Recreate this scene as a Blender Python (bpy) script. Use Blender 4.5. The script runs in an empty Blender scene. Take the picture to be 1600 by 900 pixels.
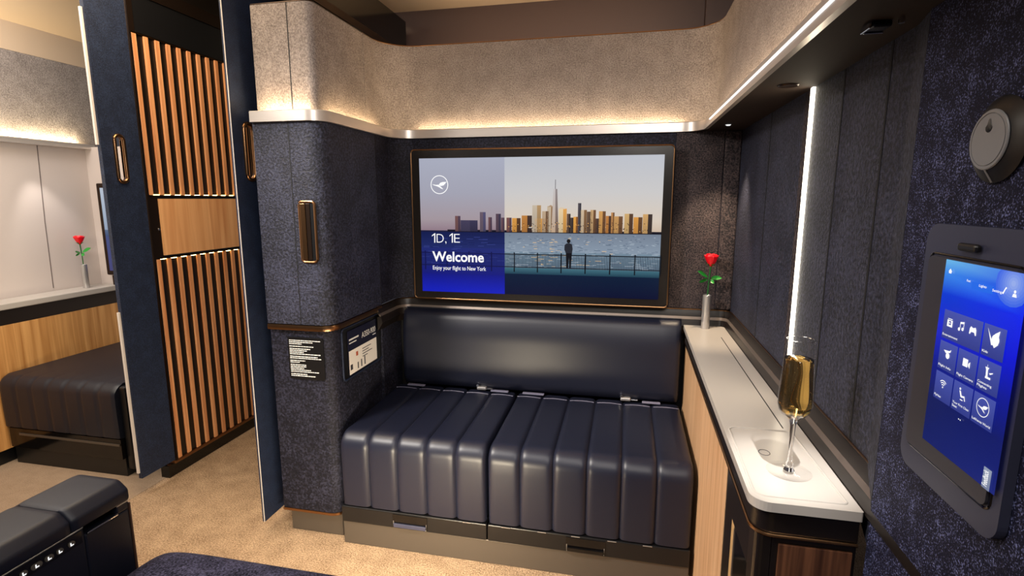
import bpy, bmesh, math, random
from mathutils import Vector, Matrix
random.seed(7)
COL = bpy.context.scene.collection
PI = math.pi

# ---------------------------------------------------------------- camera model
FPX, PITCH, YAW, EYE = 828.0, math.radians(9.53), math.radians(12.1), 1.22
_fw = Vector((-math.sin(YAW)*math.cos(PITCH), math.cos(YAW)*math.cos(PITCH), -math.sin(PITCH)))
_rt = Vector((math.cos(YAW), math.sin(YAW), 0)); _up = _rt.cross(_fw)
def _ray(x, y): return _fw + _rt*((x-800)/FPX) + _up*((450-y)/FPX)
def PY(x, y, v): d = _ray(x, y); return d*(v/d.y) + Vector((0, 0, EYE))
def PX(x, y, v): d = _ray(x, y); return d*(v/d.x) + Vector((0, 0, EYE))
def PZ(x, y, v): d = _ray(x, y); return d*((v-EYE)/d.z) + Vector((0, 0, EYE))

# ---------------------------------------------------------------- materials
def lin(c):
    return tuple(((v/255)/12.92 if v/255 <= .04045 else ((v/255+.055)/1.055)**2.4) for v in c)
def mat(name):
    m = bpy.data.materials.new(name); m.use_nodes = True
    nt = m.node_tree; return m, nt, nt.nodes['Principled BSDF']
def plain(name, rgb, rough=.5, metal=0, spec=.5, coat=0, emit=None, es=0):
    m, nt, b = mat(name)
    b.inputs['Base Color'].default_value = (*rgb, 1); b.inputs['Roughness'].default_value = rough
    b.inputs['Metallic'].default_value = metal; b.inputs['Specular IOR Level'].default_value = spec
    b.inputs['Coat Weight'].default_value = coat
    if emit: b.inputs['Emission Color'].default_value = (*emit, 1); b.inputs['Emission Strength'].default_value = es
    return m
def N(nt, t, **kw):
    n = nt.nodes.new(t)
    for k, v in kw.items(): setattr(n, k, v)
    return n
def speckle(name, dark, light, scale, bump=.4, rough=.8, lo=.45, hi=.7, spec=.3, dist=.004, sheen=0):
    m, nt, b = mat(name); L = nt.links.new
    tc = N(nt, 'ShaderNodeTexCoord'); n1 = N(nt, 'ShaderNodeTexNoise'); n1.inputs['Scale'].default_value = scale
    n1.inputs['Detail'].default_value = 3; n1.inputs['Roughness'].default_value = .65
    L(tc.outputs['Object'], n1.inputs['Vector'])
    n2 = N(nt, 'ShaderNodeTexNoise'); n2.inputs['Scale'].default_value = scale*.08; L(tc.outputs['Object'], n2.inputs['Vector'])
    add = N(nt, 'ShaderNodeMath', operation='MULTIPLY_ADD'); add.inputs[1].default_value = .25; L(n2.outputs['Fac'], add.inputs[0]); L(n1.outputs['Fac'], add.inputs[2])
    r = N(nt, 'ShaderNodeValToRGB'); r.color_ramp.elements[0].position = lo+.12; r.color_ramp.elements[1].position = hi+.12
    r.color_ramp.elements[0].color = (*dark, 1); r.color_ramp.elements[1].color = (*light, 1)
    L(add.outputs[0], r.inputs['Fac']); L(r.outputs['Color'], b.inputs['Base Color'])
    bp = N(nt, 'ShaderNodeBump'); bp.inputs['Strength'].default_value = bump; bp.inputs['Distance'].default_value = dist
    L(n1.outputs['Fac'], bp.inputs['Height']); L(bp.outputs['Normal'], b.inputs['Normal'])
    b.inputs['Roughness'].default_value = rough; b.inputs['Specular IOR Level'].default_value = spec
    b.inputs['Sheen Weight'].default_value = sheen
    return m
def wood(name, c1, c2, axis='Z', rough=.4, scale=1.0):
    m, nt, b = mat(name); L = nt.links.new
    tc = N(nt, 'ShaderNodeTexCoord'); mp = N(nt, 'ShaderNodeMapping')
    s = [60*scale]*3; s['XYZ'.index(axis)] = 2.2*scale; mp.inputs['Scale'].default_value = s
    L(tc.outputs['Object'], mp.inputs['Vector'])
    n = N(nt, 'ShaderNodeTexNoise'); n.inputs['Scale'].default_value = 1; n.inputs['Detail'].default_value = 4; n.inputs['Distortion'].default_value = .6
    L(mp.outputs[0], n.inputs['Vector'])
    r = N(nt, 'ShaderNodeValToRGB'); r.color_ramp.elements[0].position = .3; r.color_ramp.elements[1].position = .7
    r.color_ramp.elements[0].color = (*c1, 1); r.color_ramp.elements[1].color = (*c2, 1)
    L(n.outputs['Fac'], r.inputs['Fac']); L(r.outputs[0], b.inputs['Base Color']); b.inputs['Roughness'].default_value = rough
    return m
def glossbump(name, rgb, rough, scale, bump, spec=.5, dist=.001):
    m, nt, b = mat(name); L = nt.links.new
    b.inputs['Base Color'].default_value = (*rgb, 1); b.inputs['Roughness'].default_value = rough; b.inputs['Specular IOR Level'].default_value = spec
    tc = N(nt, 'ShaderNodeTexCoord'); v = N(nt, 'ShaderNodeTexVoronoi'); v.inputs['Scale'].default_value = scale
    L(tc.outputs['Object'], v.inputs['Vector']); bp = N(nt, 'ShaderNodeBump'); bp.inputs['Strength'].default_value = bump; bp.inputs['Distance'].default_value = dist
    L(v.outputs['Distance'], bp.inputs['Height']); L(bp.outputs[0], b.inputs['Normal'])
    return m
def picture_mat(name, strength=1.0):
    m, nt, b = mat(name); a = N(nt, 'ShaderNodeAttribute'); a.attribute_name = 'Col'
    b.inputs['Base Color'].default_value = (.003, .003, .004, 1); b.inputs['Roughness'].default_value = .22; b.inputs['Specular IOR Level'].default_value = .15
    nt.links.new(a.outputs['Color'], b.inputs['Emission Color']); b.inputs['Emission Strength'].default_value = strength
    return m
M = {}
M['navy_fabric'] = speckle('navy_fabric', lin((14, 16, 30)), lin((64, 67, 90)), 130, bump=1.0, rough=.62, spec=.45, lo=.42, hi=.72)
M['navy_dark'] = speckle('navy_dark_fabric', lin((13, 13, 25)), lin((48, 49, 68)), 140, bump=.7, rough=.7, spec=.3)
M['navy_speck'] = speckle('navy_speckled_fabric', lin((9, 11, 38)), lin((138, 146, 204)), 430, bump=.5, rough=.7, lo=.545, hi=.75, spec=.3)
M['navy_door'] = speckle('navy_door_fabric', lin((18, 26, 46)), lin((44, 58, 88)), 300, bump=.35, rough=.6, lo=.4, hi=.75, spec=.4)
M['beige_fabric'] = speckle('beige_embossed_fabric', lin((116, 107, 104)), lin((166, 156, 151)), 210, bump=.9, rough=.8, lo=.34, hi=.66, spec=.2)
M['brown_lit_fabric'] = speckle('brown_lit_embossed_fabric', lin((24, 21, 27)), lin((96, 82, 82)), 190, bump=.7, rough=.7, lo=.42, hi=.75, spec=.3)
M['leather'] = glossbump('navy_leather', lin((25, 28, 44)), .40, 600, .04, .5)
M['leather2'] = glossbump('soft_navy_leather', lin((15, 18, 31)), .48, 600, .05, .35)
M['bronze'] = plain('bronze_metal', lin((150, 112, 78)), .28, 1)
M['bronze_dark'] = plain('dark_bronze', lin((62, 48, 40)), .35, .85)
M['rail_dark'] = plain('dark_rail', lin((26, 20, 18)), .4)
M['rail_lip'] = plain('rail_lip', lin((118, 106, 98)), .35, .5)
M['soffit'] = plain('brown_soffit', lin((46, 37, 32)), .75, 0, .15)
M['lip'] = plain('pale_metal_lip', lin((205, 196, 188)), .3, .55)
M['chrome'] = plain('chrome', (.8, .8, .82), .12, 1)
M['silver'] = plain('brushed_silver', (.55, .53, .52), .36, .75)
M['black'] = plain('black_plastic', lin((16, 16, 18)), .35)
M['black_gloss'] = plain('black_gloss', lin((9, 8, 9)), .12)
M['graphite'] = plain('graphite_plastic', lin((56, 58, 78)), .42)
M['grey_disc'] = plain('grey_plastic', lin((128, 128, 130)), .4)
M['base_grey'] = plain('bronze_grey_plinth', lin((92, 84, 76)), .4, .35)
M['apron'] = plain('black_brown_apron', lin((28, 22, 20)), .28)
M['stone'] = plain('white_composite', lin((184, 177, 170)), .3)
M['seam'] = plain('dark_seam', (.004, .004, .006), .7)
M['oak'] = wood('light_oak', lin((196, 150, 108)), lin((226, 184, 142)), 'Z', .45)
M['slat_oak'] = wood('warm_oak', lin((196, 124, 76)), lin((232, 168, 116)), 'Z', .42)
M['panel_oak'] = wood('warm_oak_panel', lin((214, 148, 94)), lin((242, 186, 130)), 'Z', .42, .6)
M['walnut'] = wood('walnut', lin((62, 36, 24)), lin((118, 76, 52)), 'Z', .4, 1.6)
M['oak_far'] = wood('oak_far', lin((176, 120, 62)), lin((222, 168, 104)), 'Z', .5, .7)
M['carpet'] = speckle('textured_carpet', lin((128, 102, 78)), lin((222, 190, 156)), 190, bump=1, rough=.95, lo=.3, hi=.68, spec=.05, dist=.01)
M['carpet_smooth'] = speckle('smooth_carpet', lin((132, 112, 92)), lin((172, 150, 128)), 300, bump=.5, rough=.95, lo=.3, hi=.7, spec=.05)
M['textile'] = speckle('woven_blue_textile', lin((15, 15, 30)), lin((82, 80, 106)), 230, bump=1, rough=.8, lo=.4, hi=.68, spec=.15, dist=.006)
M['ceiling'] = plain('ceiling_beige', lin((206, 182, 156)), .6)
M['ceiling_grey'] = plain('ceiling_mauve_grey', lin((98, 86, 84)), .6)
M['ceiling_brown'] = plain('ceiling_brown', lin((88, 70, 66)), .5)
M['wall_white'] = plain('sidewall_white', lin((206, 194, 188)), .55)
M['led'] = plain('led_strip', (0, 0, 0), .5, emit=(1, .9, .72), es=6)
M['led_warm'] = plain('led_warm', (0, 0, 0), .5, emit=(1, .72, .36), es=5)
M['led_gap'] = plain('led_gap', (0, 0, 0), .5, emit=(1, .76, .3), es=14)
M['led_line'] = plain('led_line', (0, 0, 0), .5, emit=(.92, .96, 1), es=2.5)
M['red'] = plain('rose_red', (.72, .004, .012), .3, 0, .5)
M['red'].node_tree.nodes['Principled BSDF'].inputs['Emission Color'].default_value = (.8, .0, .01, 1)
M['red'].node_tree.nodes['Principled BSDF'].inputs['Emission Strength'].default_value = .12  # slight glow put into the petals in place of strong light on them
M['green'] = plain('leaf_green', (.02, .26, .03), .3)
M['stem'] = plain('stem_green', (.01, .12, .02), .4)
M['white_text'] = plain('white_lettering', (.8, .8, .78), .5)
M['lit_text'] = plain('lit_white_lettering', (.02, .02, .02), .4, emit=(1, 1, 1), es=1.0)
M['ink'] = plain('dark_print', lin((60, 60, 66)), .6)
M['ink_red'] = plain('red_print', lin((190, 90, 60)), .6)
M['paper'] = plain('paper_card', lin((226, 218, 206)), .5, emit=lin((226, 214, 200)), es=.12)  # faint glow put into the paper to brighten the card
M['card_blue'] = plain('card_dark_blue', lin((14, 17, 44)), .4)
M['picture'] = picture_mat('screen_picture', .9)
M['lilac'] = plain('grey_webbing', lin((120, 118, 140)), .5)
M['edge_pale'] = plain('pale_edge', lin((214, 206, 200)), .4)
def rim_weight(nt, mx, power, scale, base):
    lw = N(nt, 'ShaderNodeLayerWeight'); lw.inputs['Blend'].default_value = .5
    p = N(nt, 'ShaderNodeMath', operation='POWER'); p.inputs[1].default_value = power
    k = N(nt, 'ShaderNodeMath', operation='MULTIPLY_ADD'); k.inputs[1].default_value = scale; k.inputs[2].default_value = base
    nt.links.new(lw.outputs['Facing'], p.inputs[0]); nt.links.new(p.outputs[0], k.inputs[0]); nt.links.new(k.outputs[0], mx.inputs[0])
def glass_mats():
    m, nt, b = mat('clear_glass'); b.inputs['Base Color'].default_value = (1, 1, 1, 1); b.inputs['Roughness'].default_value = 0
    b.inputs['Transmission Weight'].default_value = 1; b.inputs['IOR'].default_value = 1.45; M['glass'] = m
    m, nt, b = mat('thin_glass'); L = nt.links.new                    # thin-walled glass: see-through with a fresnel reflection
    tr = N(nt, 'ShaderNodeBsdfTransparent'); gl = N(nt, 'ShaderNodeBsdfGlossy'); gl.inputs['Roughness'].default_value = .02
    mx = N(nt, 'ShaderNodeMixShader'); rim_weight(nt, mx, 2.6, .75, .03)
    L(tr.outputs[0], mx.inputs[1]); L(gl.outputs[0], mx.inputs[2])
    L(mx.outputs[0], nt.nodes['Material Output'].inputs['Surface']); M['thin_glass'] = m
    m, nt, b = mat('foot_glass'); L = nt.links.new
    tr = N(nt, 'ShaderNodeBsdfTransparent'); gl = N(nt, 'ShaderNodeBsdfGlossy'); gl.inputs['Roughness'].default_value = .05
    mx = N(nt, 'ShaderNodeMixShader'); rim_weight(nt, mx, 5, .5, .015)
    L(tr.outputs[0], mx.inputs[1]); L(gl.outputs[0], mx.inputs[2])
    L(mx.outputs[0], nt.nodes['Material Output'].inputs['Surface']); M['foot_glass'] = m
    m, nt, b = mat('champagne'); b.inputs['Base Color'].default_value = (.86, .58, .17, 1); b.inputs['Roughness'].default_value = .01
    b.inputs['Transmission Weight'].default_value = 1; b.inputs['IOR'].default_value = 1.33; M['champagne'] = m
    m, nt, b = mat('fizz'); b.inputs['Base Color'].default_value = (.95, .8, .5, 1); b.inputs['Roughness'].default_value = .2
    b.inputs['Transmission Weight'].default_value = .3; M['fizz'] = m
glass_mats()

# ---------------------------------------------------------------- mesh helpers
def box(bm, lo, hi, r=0, seg=2):
    t = bmesh.new(); bmesh.ops.create_cube(t, size=1)
    lo, hi = Vector(lo), Vector(hi)
    for v in t.verts: v.co = Vector(((lo[i]+hi[i])/2 + v.co[i]*(hi[i]-lo[i]) for i in range(3)))
    if r: bmesh.ops.bevel(t, geom=list(t.edges), offset=r, segments=seg, profile=.5, affect='EDGES', clamp_overlap=True)
    merge(bm, t)
def merge(bm, t):
    me = bpy.data.meshes.new('tmp'); t.to_mesh(me); t.free(); bm.from_mesh(me); bpy.data.meshes.remove(me)
def BOX(*specs):
    bm = bmesh.new()
    for s in specs: box(bm, *s)
    return bm
def prism(bm, pts, a, b, axis='Z'):
    def put(p, h): return {'Z': (p[0], p[1], h), 'Y': (p[0], h, p[1]), 'X': (h, p[0], p[1])}[axis]
    lo = [bm.verts.new(put(p, a)) for p in pts]; hi = [bm.verts.new(put(p, b)) for p in pts]
    n = len(pts); bm.faces.new(lo); bm.faces.new(hi)
    for i in range(n): bm.faces.new((lo[i], lo[(i+1) % n], hi[(i+1) % n], hi[i]))
def PRISM(pts, a, b, axis='Z'):
    bm = bmesh.new(); prism(bm, pts, a, b, axis); return bm
def round_poly(pts, rad, seg=8, closed=False):
    """fillet a polyline; rad is a number or list by vertex"""
    out = []; n = len(pts)
    for i, p in enumerate(pts):
        r = rad[i] if isinstance(rad, (list, tuple)) else rad
        if (not closed and i in (0, n-1)) or r <= 0: out.append(Vector(p)); continue
        p = Vector(p); a = Vector(pts[i-1])-p; b = Vector(pts[(i+1) % n])-p
        la, lb = a.length, b.length; a.normalize(); b.normalize()
        ang = a.angle(b); d = min(r/math.tan(ang/2), la*.49 if closed else la, lb*.49 if closed else lb); rr = d*math.tan(ang/2)
        c = p + (a+b).normalized()*(rr/math.sin(ang/2))
        s, e = p+a*d-c, p+b*d-c
        tot = s.angle(e)
        ax = s.x*e.y-s.y*e.x
        for k in range(seg+1):
            t = tot*k/seg*(1 if ax > 0 else -1)
            out.append(c+Vector((s.x*math.cos(t)-s.y*math.sin(t), s.x*math.sin(t)+s.y*math.cos(t))))
    return out
def rrect(x0, y0, x1, y1, r, seg=6): return round_poly([(x0, y0), (x1, y0), (x1, y1), (x0, y1)], r, seg, True)
def offset_path(path, d):
    out = []; n = len(path)
    for i in range(n):
        t = Vector((0, 0))
        if i > 0: t += (path[i]-path[i-1]).normalized()
        if i < n-1: t += (path[i+1]-path[i]).normalized()
        t.normalize(); nr = Vector((t.y, -t.x))
        s = 1
        if 0 < i < n-1:
            t1 = (path[i]-path[i-1]).normalized(); s = 1/max(.5, t.dot(t1))
        out.append(path[i]+nr*d*s)
    return out
def sweep(path, prof, closed=True):
    """path: XY points, the room on its right hand; prof: (offset into the room, z)"""
    bm = bmesh.new(); rings = []
    cols = [[bm.verts.new((q.x, q.y, z)) for q in offset_path(path, o)] for o, z in prof]
    m = len(cols)
    for j in range(m if closed else m-1):
        a, b = cols[j], cols[(j+1) % m]
        for i in range(len(path)-1): bm.faces.new((a[i], a[i+1], b[i+1], b[i]))
    if closed and m > 2:
        bm.faces.new([c[0] for c in cols]); bm.faces.new([c[-1] for c in cols])
    return bm
def lathe(prof, seg=32, c=(0, 0, 0)):
    bm = bmesh.new(); rings = []
    for r, z in prof:
        if r < 1e-6: rings.append([bm.verts.new((c[0], c[1], c[2]+z))])
        else: rings.append([bm.verts.new((c[0]+r*math.cos(2*PI*k/seg), c[1]+r*math.sin(2*PI*k/seg), c[2]+z)) for k in range(seg)])
    for a, b in zip(rings, rings[1:]):
        for k in range(seg):
            k2 = (k+1) % seg
            if len(a) == 1 and len(b) == 1: continue
            if len(a) == 1: bm.faces.new((a[0], b[k], b[k2]))
            elif len(b) == 1: bm.faces.new((a[k], a[k2], b[0]))
            else: bm.faces.new((a[k], a[k2], b[k2], b[k]))
    return bm
def tube(pts, r, seg=10, caps=True, bm=None):
    bm = bm or bmesh.new(); pts = [Vector(p) for p in pts]; rings = []
    up = Vector((0, 0, 1))
    for i, p in enumerate(pts):
        t = (pts[min(i+1, len(pts)-1)]-pts[max(i-1, 0)]).normalized()
        u = t.cross(up if abs(t.dot(up)) < .95 else Vector((1, 0, 0))).normalized(); v = t.cross(u)
        rr = r[i] if isinstance(r, (list, tuple)) else r
        rings.append([bm.verts.new(p+u*rr*math.cos(2*PI*k/seg)+v*rr*math.sin(2*PI*k/seg)) for k in range(seg)])
    for a, b in zip(rings, rings[1:]):
        for k in range(seg): bm.faces.new((a[k], a[(k+1) % seg], b[(k+1) % seg], b[k]))
    if caps: bm.faces.new(rings[0]); bm.faces.new(rings[-1])
    return bm
def loop_tube(pts, r, seg=8):
    return tube(list(pts)+[pts[0], pts[1]], r, seg, False)
def obj(name, bm, m, parent=None, smooth=False, angle=40):
    me = bpy.data.meshes.new(name)
    bmesh.ops.recalc_face_normals(bm, faces=list(bm.faces))
    bm.to_mesh(me); bm.free()
    for mm in (m if isinstance(m, (list, tuple)) else [m]): me.materials.append(mm)
    o = bpy.data.objects.new(name, me); COL.objects.link(o)
    if smooth:
        for p in me.polygons: p.use_smooth = True
        me.set_sharp_from_angle(angle=math.radians(angle))
    if parent: o.parent = parent; o.matrix_parent_inverse = parent.matrix_basis.inverted()
    return o
def tag(o, label=None, cat=None, group=None, kind=None):
    for k, v in (('label', label), ('category', cat), ('group', group), ('kind', kind)):
        if v: o[k] = v
    return o
def thing(name, label, cat, loc=(0, 0, 0), group=None):
    o = bpy.data.objects.new(name, None); COL.objects.link(o); o.location = loc; o.empty_display_size = .05
    return tag(o, label, cat, group)
def struct(name, bm, m, **kw):
    return tag(obj(name, bm, m, **kw), kind='structure')
def sroot(name, loc=(0, 0, 0)):
    o = bpy.data.objects.new(name, None); COL.objects.link(o); o.location = loc; return tag(o, kind='structure')
def text_obj(name, s, m, parent, org, right, up, height, bold=0.0, spacing=1.0, fit=None, align='LEFT'):
    """flat lettering lying in a plane: org = baseline start, right / up = unit vectors of the plane"""
    cu = bpy.data.curves.new(name, 'FONT'); cu.body = s; cu.size = 1; cu.offset = bold; cu.space_character = spacing; cu.resolution_u = 3
    t = bpy.data.objects.new('tmp_text', cu); COL.objects.link(t)
    bpy.context.view_layer.update()
    me = bpy.data.meshes.new_from_object(t.evaluated_get(bpy.context.evaluated_depsgraph_get()))
    bpy.data.objects.remove(t); bpy.data.curves.remove(cu)
    xs = [v.co.x for v in me.vertices]; w = max(xs)-min(xs); x0 = min(xs)
    k = height/.72; kx = k if not fit else fit/w
    right, up, org = Vector(right), Vector(up), Vector(org)
    sh = {'LEFT': 0, 'CENTER': -w*kx/2}[align]
    for v in me.vertices: v.co = org + right*((v.co.x-x0)*kx+sh) + up*(v.co.y*k)
    me.name = name; me.materials.clear(); me.materials.append(m)
    o = bpy.data.objects.new(name, me); COL.objects.link(o); o.parent = parent
    o.matrix_parent_inverse = parent.matrix_basis.inverted()
    return o
class Pic:
    """flat picture on a real surface: polygons with a colour per corner, mapped by fn(u, v, layer)"""
    def __init__(s, fn): s.fn = fn; s.v = []; s.f = []; s.c = []
    def poly(s, pts, cols, layer=0):
        if not isinstance(cols[0], (tuple, list)): cols = [cols]*len(pts)
        i = len(s.v); s.v += [s.fn(u, v, layer) for u, v in pts]; s.f.append(list(range(i, i+len(pts)))); s.c += [(*c, 1) for c in cols]
    def rect(s, u0, v0, u1, v1, ct, layer=0, cb=None):
        cb = cb or ct; s.poly([(u0, v0), (u1, v0), (u1, v1), (u0, v1)], [ct, ct, cb, cb], layer)
    def build(s, name, m, parent):
        me = bpy.data.meshes.new(name); me.from_pydata(s.v, [], s.f)
        a = me.color_attributes.new('Col', 'FLOAT_COLOR', 'POINT')
        for k, c in enumerate(s.c): a.data[k].color = c
        me.materials.append(m); o = bpy.data.objects.new(name, me); COL.objects.link(o); o.parent = parent
        o.matrix_parent_inverse = parent.matrix_basis.inverted()
        return o

# ---------------------------------------------------------------- plan of the suite
XL, YF, YB, XR, XC = -.955, 1.57, 2.12, .40, .272      # niche side wall, closet front, back wall, right wall, cove edge
Z0, Z1, ZT = .79, 1.465, 1.83                            # rail, cove shelf, top of the upper wall
low = round_poly([(-1.2, YF), (XL, YF), (XL, YB), (XR, YB), (XR, -.6)], [0, .05, .07, .03, 0], 10)
def contour(pts, rad, seg=10): return round_poly(pts, rad, seg)
closet_c = contour([(-1.2, YF), (XL, YF), (XL, 1.94)], [0, .055, 0])
back_c = contour([(XL, 1.94), (XL, YB), (XR, YB)], [0, .09, 0])
cove_c = contour([(-1.2, YF), (XL, YF), (XL, YB), (XC, YB), (XC, -.6)], [0, .055, .11, .09, 0], 12)

# floor ------------------------------------------------------------------
struct('floor', BOX(((-1.958, -1.2, -.05), (1.0, 3.2, 0))), M['carpet'])
struct('trim_1', BOX(((-1.985, -1.2, -.05), (-1.9585, 3.2, .001))), M['carpet_smooth'])
o = struct('floor_neighbour', BOX(((-4.2, -1.2, -.05), (-1.9855, 3.2, 0))), M['carpet_smooth']); o.name = 'floor_left'

# back wall and right wall --------------------------------------------------
w = struct('wall_back', sweep(back_c, [(0, Z0+.012), (0, Z1), (-.03, Z1), (-.03, Z0+.012)]), M['navy_dark'], smooth=True)
struct('wall_lower_back', BOX(((XL-.02, YB+.03, 0), (XR, YB+.06, Z0+.02))), M['seam'])
obj('brown_section', BOX(((.172, YB-.004, Z0+.012), (.34, YB-.0005, Z1))), M['brown_lit_fabric'], w)  # brown of both corner sections takes in the spot's warm tint
obj('corner_section', BOX(((.343, YB-.012, Z0+.012), (XR, YB-.0005, Z1), .006)), M['brown_lit_fabric'], w)
# niche side below the wood line
struct('wall_niche_side', BOX(((XL-.03, 1.941, .0), (XL, YB, Z0-.015))), M['navy_dark'])
wr = struct('wall_right', BOX(((XR, .986, .0), (XR+.03, YB+.03, 1.48))), M['navy_fabric'])
for y in (1.71, 1.177, .9885):
    obj('seam', BOX(((XR-.0008, y-.003, Z0), (XR+.002, y+.003, Z1))), M['seam'], wr)
# the nearer, thicker panel that carries the tablet
bend = round_poly([(XR, .9855), (XR, .915), (XR-.017, .848)], [0, .09, 0], 10)
obj('curved_end', sweep(bend, [(0, Z0-.1), (0, Z1+.01), (-.03, Z1+.01), (-.03, Z0-.1)]), M['navy_fabric'], wr, smooth=True)
obj('painted_warm_band', BOX(((XR-.0012, 1.3595, Z0+.008), (XR+.002, 1.405, Z1))), M['brown_lit_fabric'], wr)  # brown colour standing for the lit recess beside the light strip
struct('wall_front_right', BOX(((XR-.018, -.6, 0), (XR+.03, .8465, 1.9), .002)), M['navy_speck'])
XW = XR-.018                                             # its face
# rail under the walls: dark recess, pale lip, dark slope ----------------------
railp = contour([(XL, 1.9), (XL, YB), (XR, YB), (XR, -.6)], [0, .06, .04, 0])
r_ = struct('trim_2', sweep(railp, [(0, .797), (.010, .772), (.010, .768), (0, .768)]), M['rail_dark'], smooth=True)
obj('rail_lip', sweep(railp, [(.0108, .7710), (.0155, .761), (.0125, .757), (.004, .7695)]), M['rail_lip'], r_, smooth=True)
obj('rail_recess', sweep(railp, [(.0150, .7605), (.0215, .735), (0, .70), (0, .757)]), M['apron'], r_)
obj('rail_line', tube([(q.x, q.y, .7975) for q in offset_path(railp, .001)], .0022, 6), M['bronze'], r_, smooth=True)

# cove shelf with its hidden light -----------------------------------------------
cv = struct('trim_3', sweep(cove_c, [(.0, Z1), (.012, Z1), (.012, 1.497), (.008, 1.5), (.0, 1.497)]), M['lip'], smooth=True)
obj('trough', sweep(cove_c, [(-.002, Z1+.004), (-.002, 1.478), (-.045, 1.478), (-.045, Z1+.004)]), M['lip'], cv)
obj('light_strip', sweep(cove_c, [(-.012, 1.4785), (-.012, 1.485), (-.024, 1.485), (-.024, 1.4785)]), M['led_warm'], cv)
line = [(XC-.0125, 1.95, 1.4985), (XC-.0125, -.6, 1.4985)]
obj('light_line', tube([(XC-.0125, 1.93-.3*k, 1.483) for k in range(9)], .0024, 6), M['led_line'], cv)
for p in ((XL+.06, YB-.012), ):
    pass
sf = struct('trim_4', PRISM([(XC-.002, YB-.03), (XC-.002, -.6), (XR+.03, -.6), (XR+.03, YB+.03), (.1, YB+.03), (.16, YB-.004)], Z1+.001, 1.4775), M['soffit'])
# upper walls ------------------------------------------------------------------
def upper(path, name, x=None):
    return sweep(path, [(-.032, 1.476), (-.032, ZT), (-.06, ZT), (-.06, 1.476)])
up_back = contour([(XL, 1.943), (XL, YB), (XC, YB), (XC, -.6)], [0, .11, .09, 0], 14)
u = struct('wall_upper_back', upper(up_back, ''), M['beige_fabric'], smooth=True)
obj('top_edge', tube([(q.x, q.y, ZT+.002) for q in offset_path(up_back, -.036)], .003, 6), M['bronze'], u, smooth=True)

# ---------------------------------------------------------------- wardrobe on the left of the niche
wd = thing('wardrobe', 'tall navy fabric wardrobe with pale upper panels left of the television', 'wardrobe', (-1.1, YF, 0))
def closet_body(off, z0, z1):
    p = offset_path(closet_c, off); pts = [(q.x, q.y) for q in p]
    pts[-1] = (pts[-1][0], 1.9395)
    return PRISM(pts+[(-1.2, 1.9395)], z0, z1)
obj('lower_body', closet_body(-.012, .098, Z0-.008), M['navy_dark'], wd, smooth=True)
obj('bronze_trim', sweep(closet_c, [(-.012, .775), (.002, .777), (.004, .786), (.002, .795), (-.012, .797)]), M['bronze'], wd, smooth=True)
obj('bottom_trim', sweep(closet_c, [(-.012, .090), (-.008, .090), (-.008, .099), (-.012, .099)]), M['bronze'], wd, smooth=True)
obj('plinth', BOX(((-1.185, 1.6, 0), (XL-.02, 1.93, .091), .004)), M['base_grey'], wd)
# upper door, its handle recess a flat black plate standing for the dark inside
ub = obj('upper_door', closet_body(0, .798, Z1), M['navy_fabric'], wd, smooth=True)
obj('seam', BOX(((-1.072, YF-.0008, .8), (-1.069, YF+.01, Z1))), M['seam'], wd)
up_cl = closet_body(-.032, 1.476, ZT)
obj('upper_panel', up_cl, M['beige_fabric'], wd, smooth=True)
obj('seam', BOX(((-1.072, YF+.0312, 1.477), (-1.069, YF+.04, ZT))), M['seam'], wd)
obj('seam', BOX(((XL-.002, 1.9400, .8), (XL+.0008, 1.9425, Z1))), M['seam'], wd)
obj('top_edge', tube([(q.x, q.y, ZT+.002) for q in offset_path(closet_c, -.036)], .003, 6), M['bronze_dark'], wd)
hx0, hx1, hz0, hz1 = -1.048, -.992, 1.014, 1.212
h = obj('door_handle', loop_tube([(q.x, YF-.002, q.y) for q in rrect(hx0, hz0, hx1, hz1, .012)], .0042), M['bronze'], wd, smooth=True)
obj('handle_dark_plate', PRISM(rrect(hx0, hz0, hx1, hz1, .012), YF-.0015, YF-.0005, 'Y'), M['black'], h)
obj('grip_bar', BOX(((hx0+.003, YF-.006, hz0+.006), (hx0+.022, YF-.001, hz1-.006), .002)), M['bronze'], h)
obj('grip_plate', BOX(((hx0+.024, YF-.004, hz0+.006), (hx0+.038, YF-.001, hz1-.006), .001)), M['bronze_dark'], h)

# placard ---------------------------------------------------------------------
pl = obj('information_placard', PRISM(rrect(-1.134, .600, -.998, .750, .006), YF+.0085, YF+.0115, 'Y'), M['black'])
tag(pl, 'black placard with many lines of small white print on the wardrobe front', 'sign')
bm = bmesh.new(); z = .741
for ln in (.93, .70, .37, None, .72, None, .62, .53, .42, .93, None, .83, .93, None, .45, .28, None, .47, .47, .40, .60, .86, None, .5, .75):
    if ln is None: z -= .0026; continue
    x = -1.128; end = -1.128+.128*ln
    while x < end-.002:
        wl = min(random.uniform(.004, .014), end-x)
        box(bm, (x, YF+.0079, z-.0034), (x+wl, YF+.0084, z-.0006)); x += wl+.0016
    z -= .0062
obj('lettering', bm, M['white_text'], pl)

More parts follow.
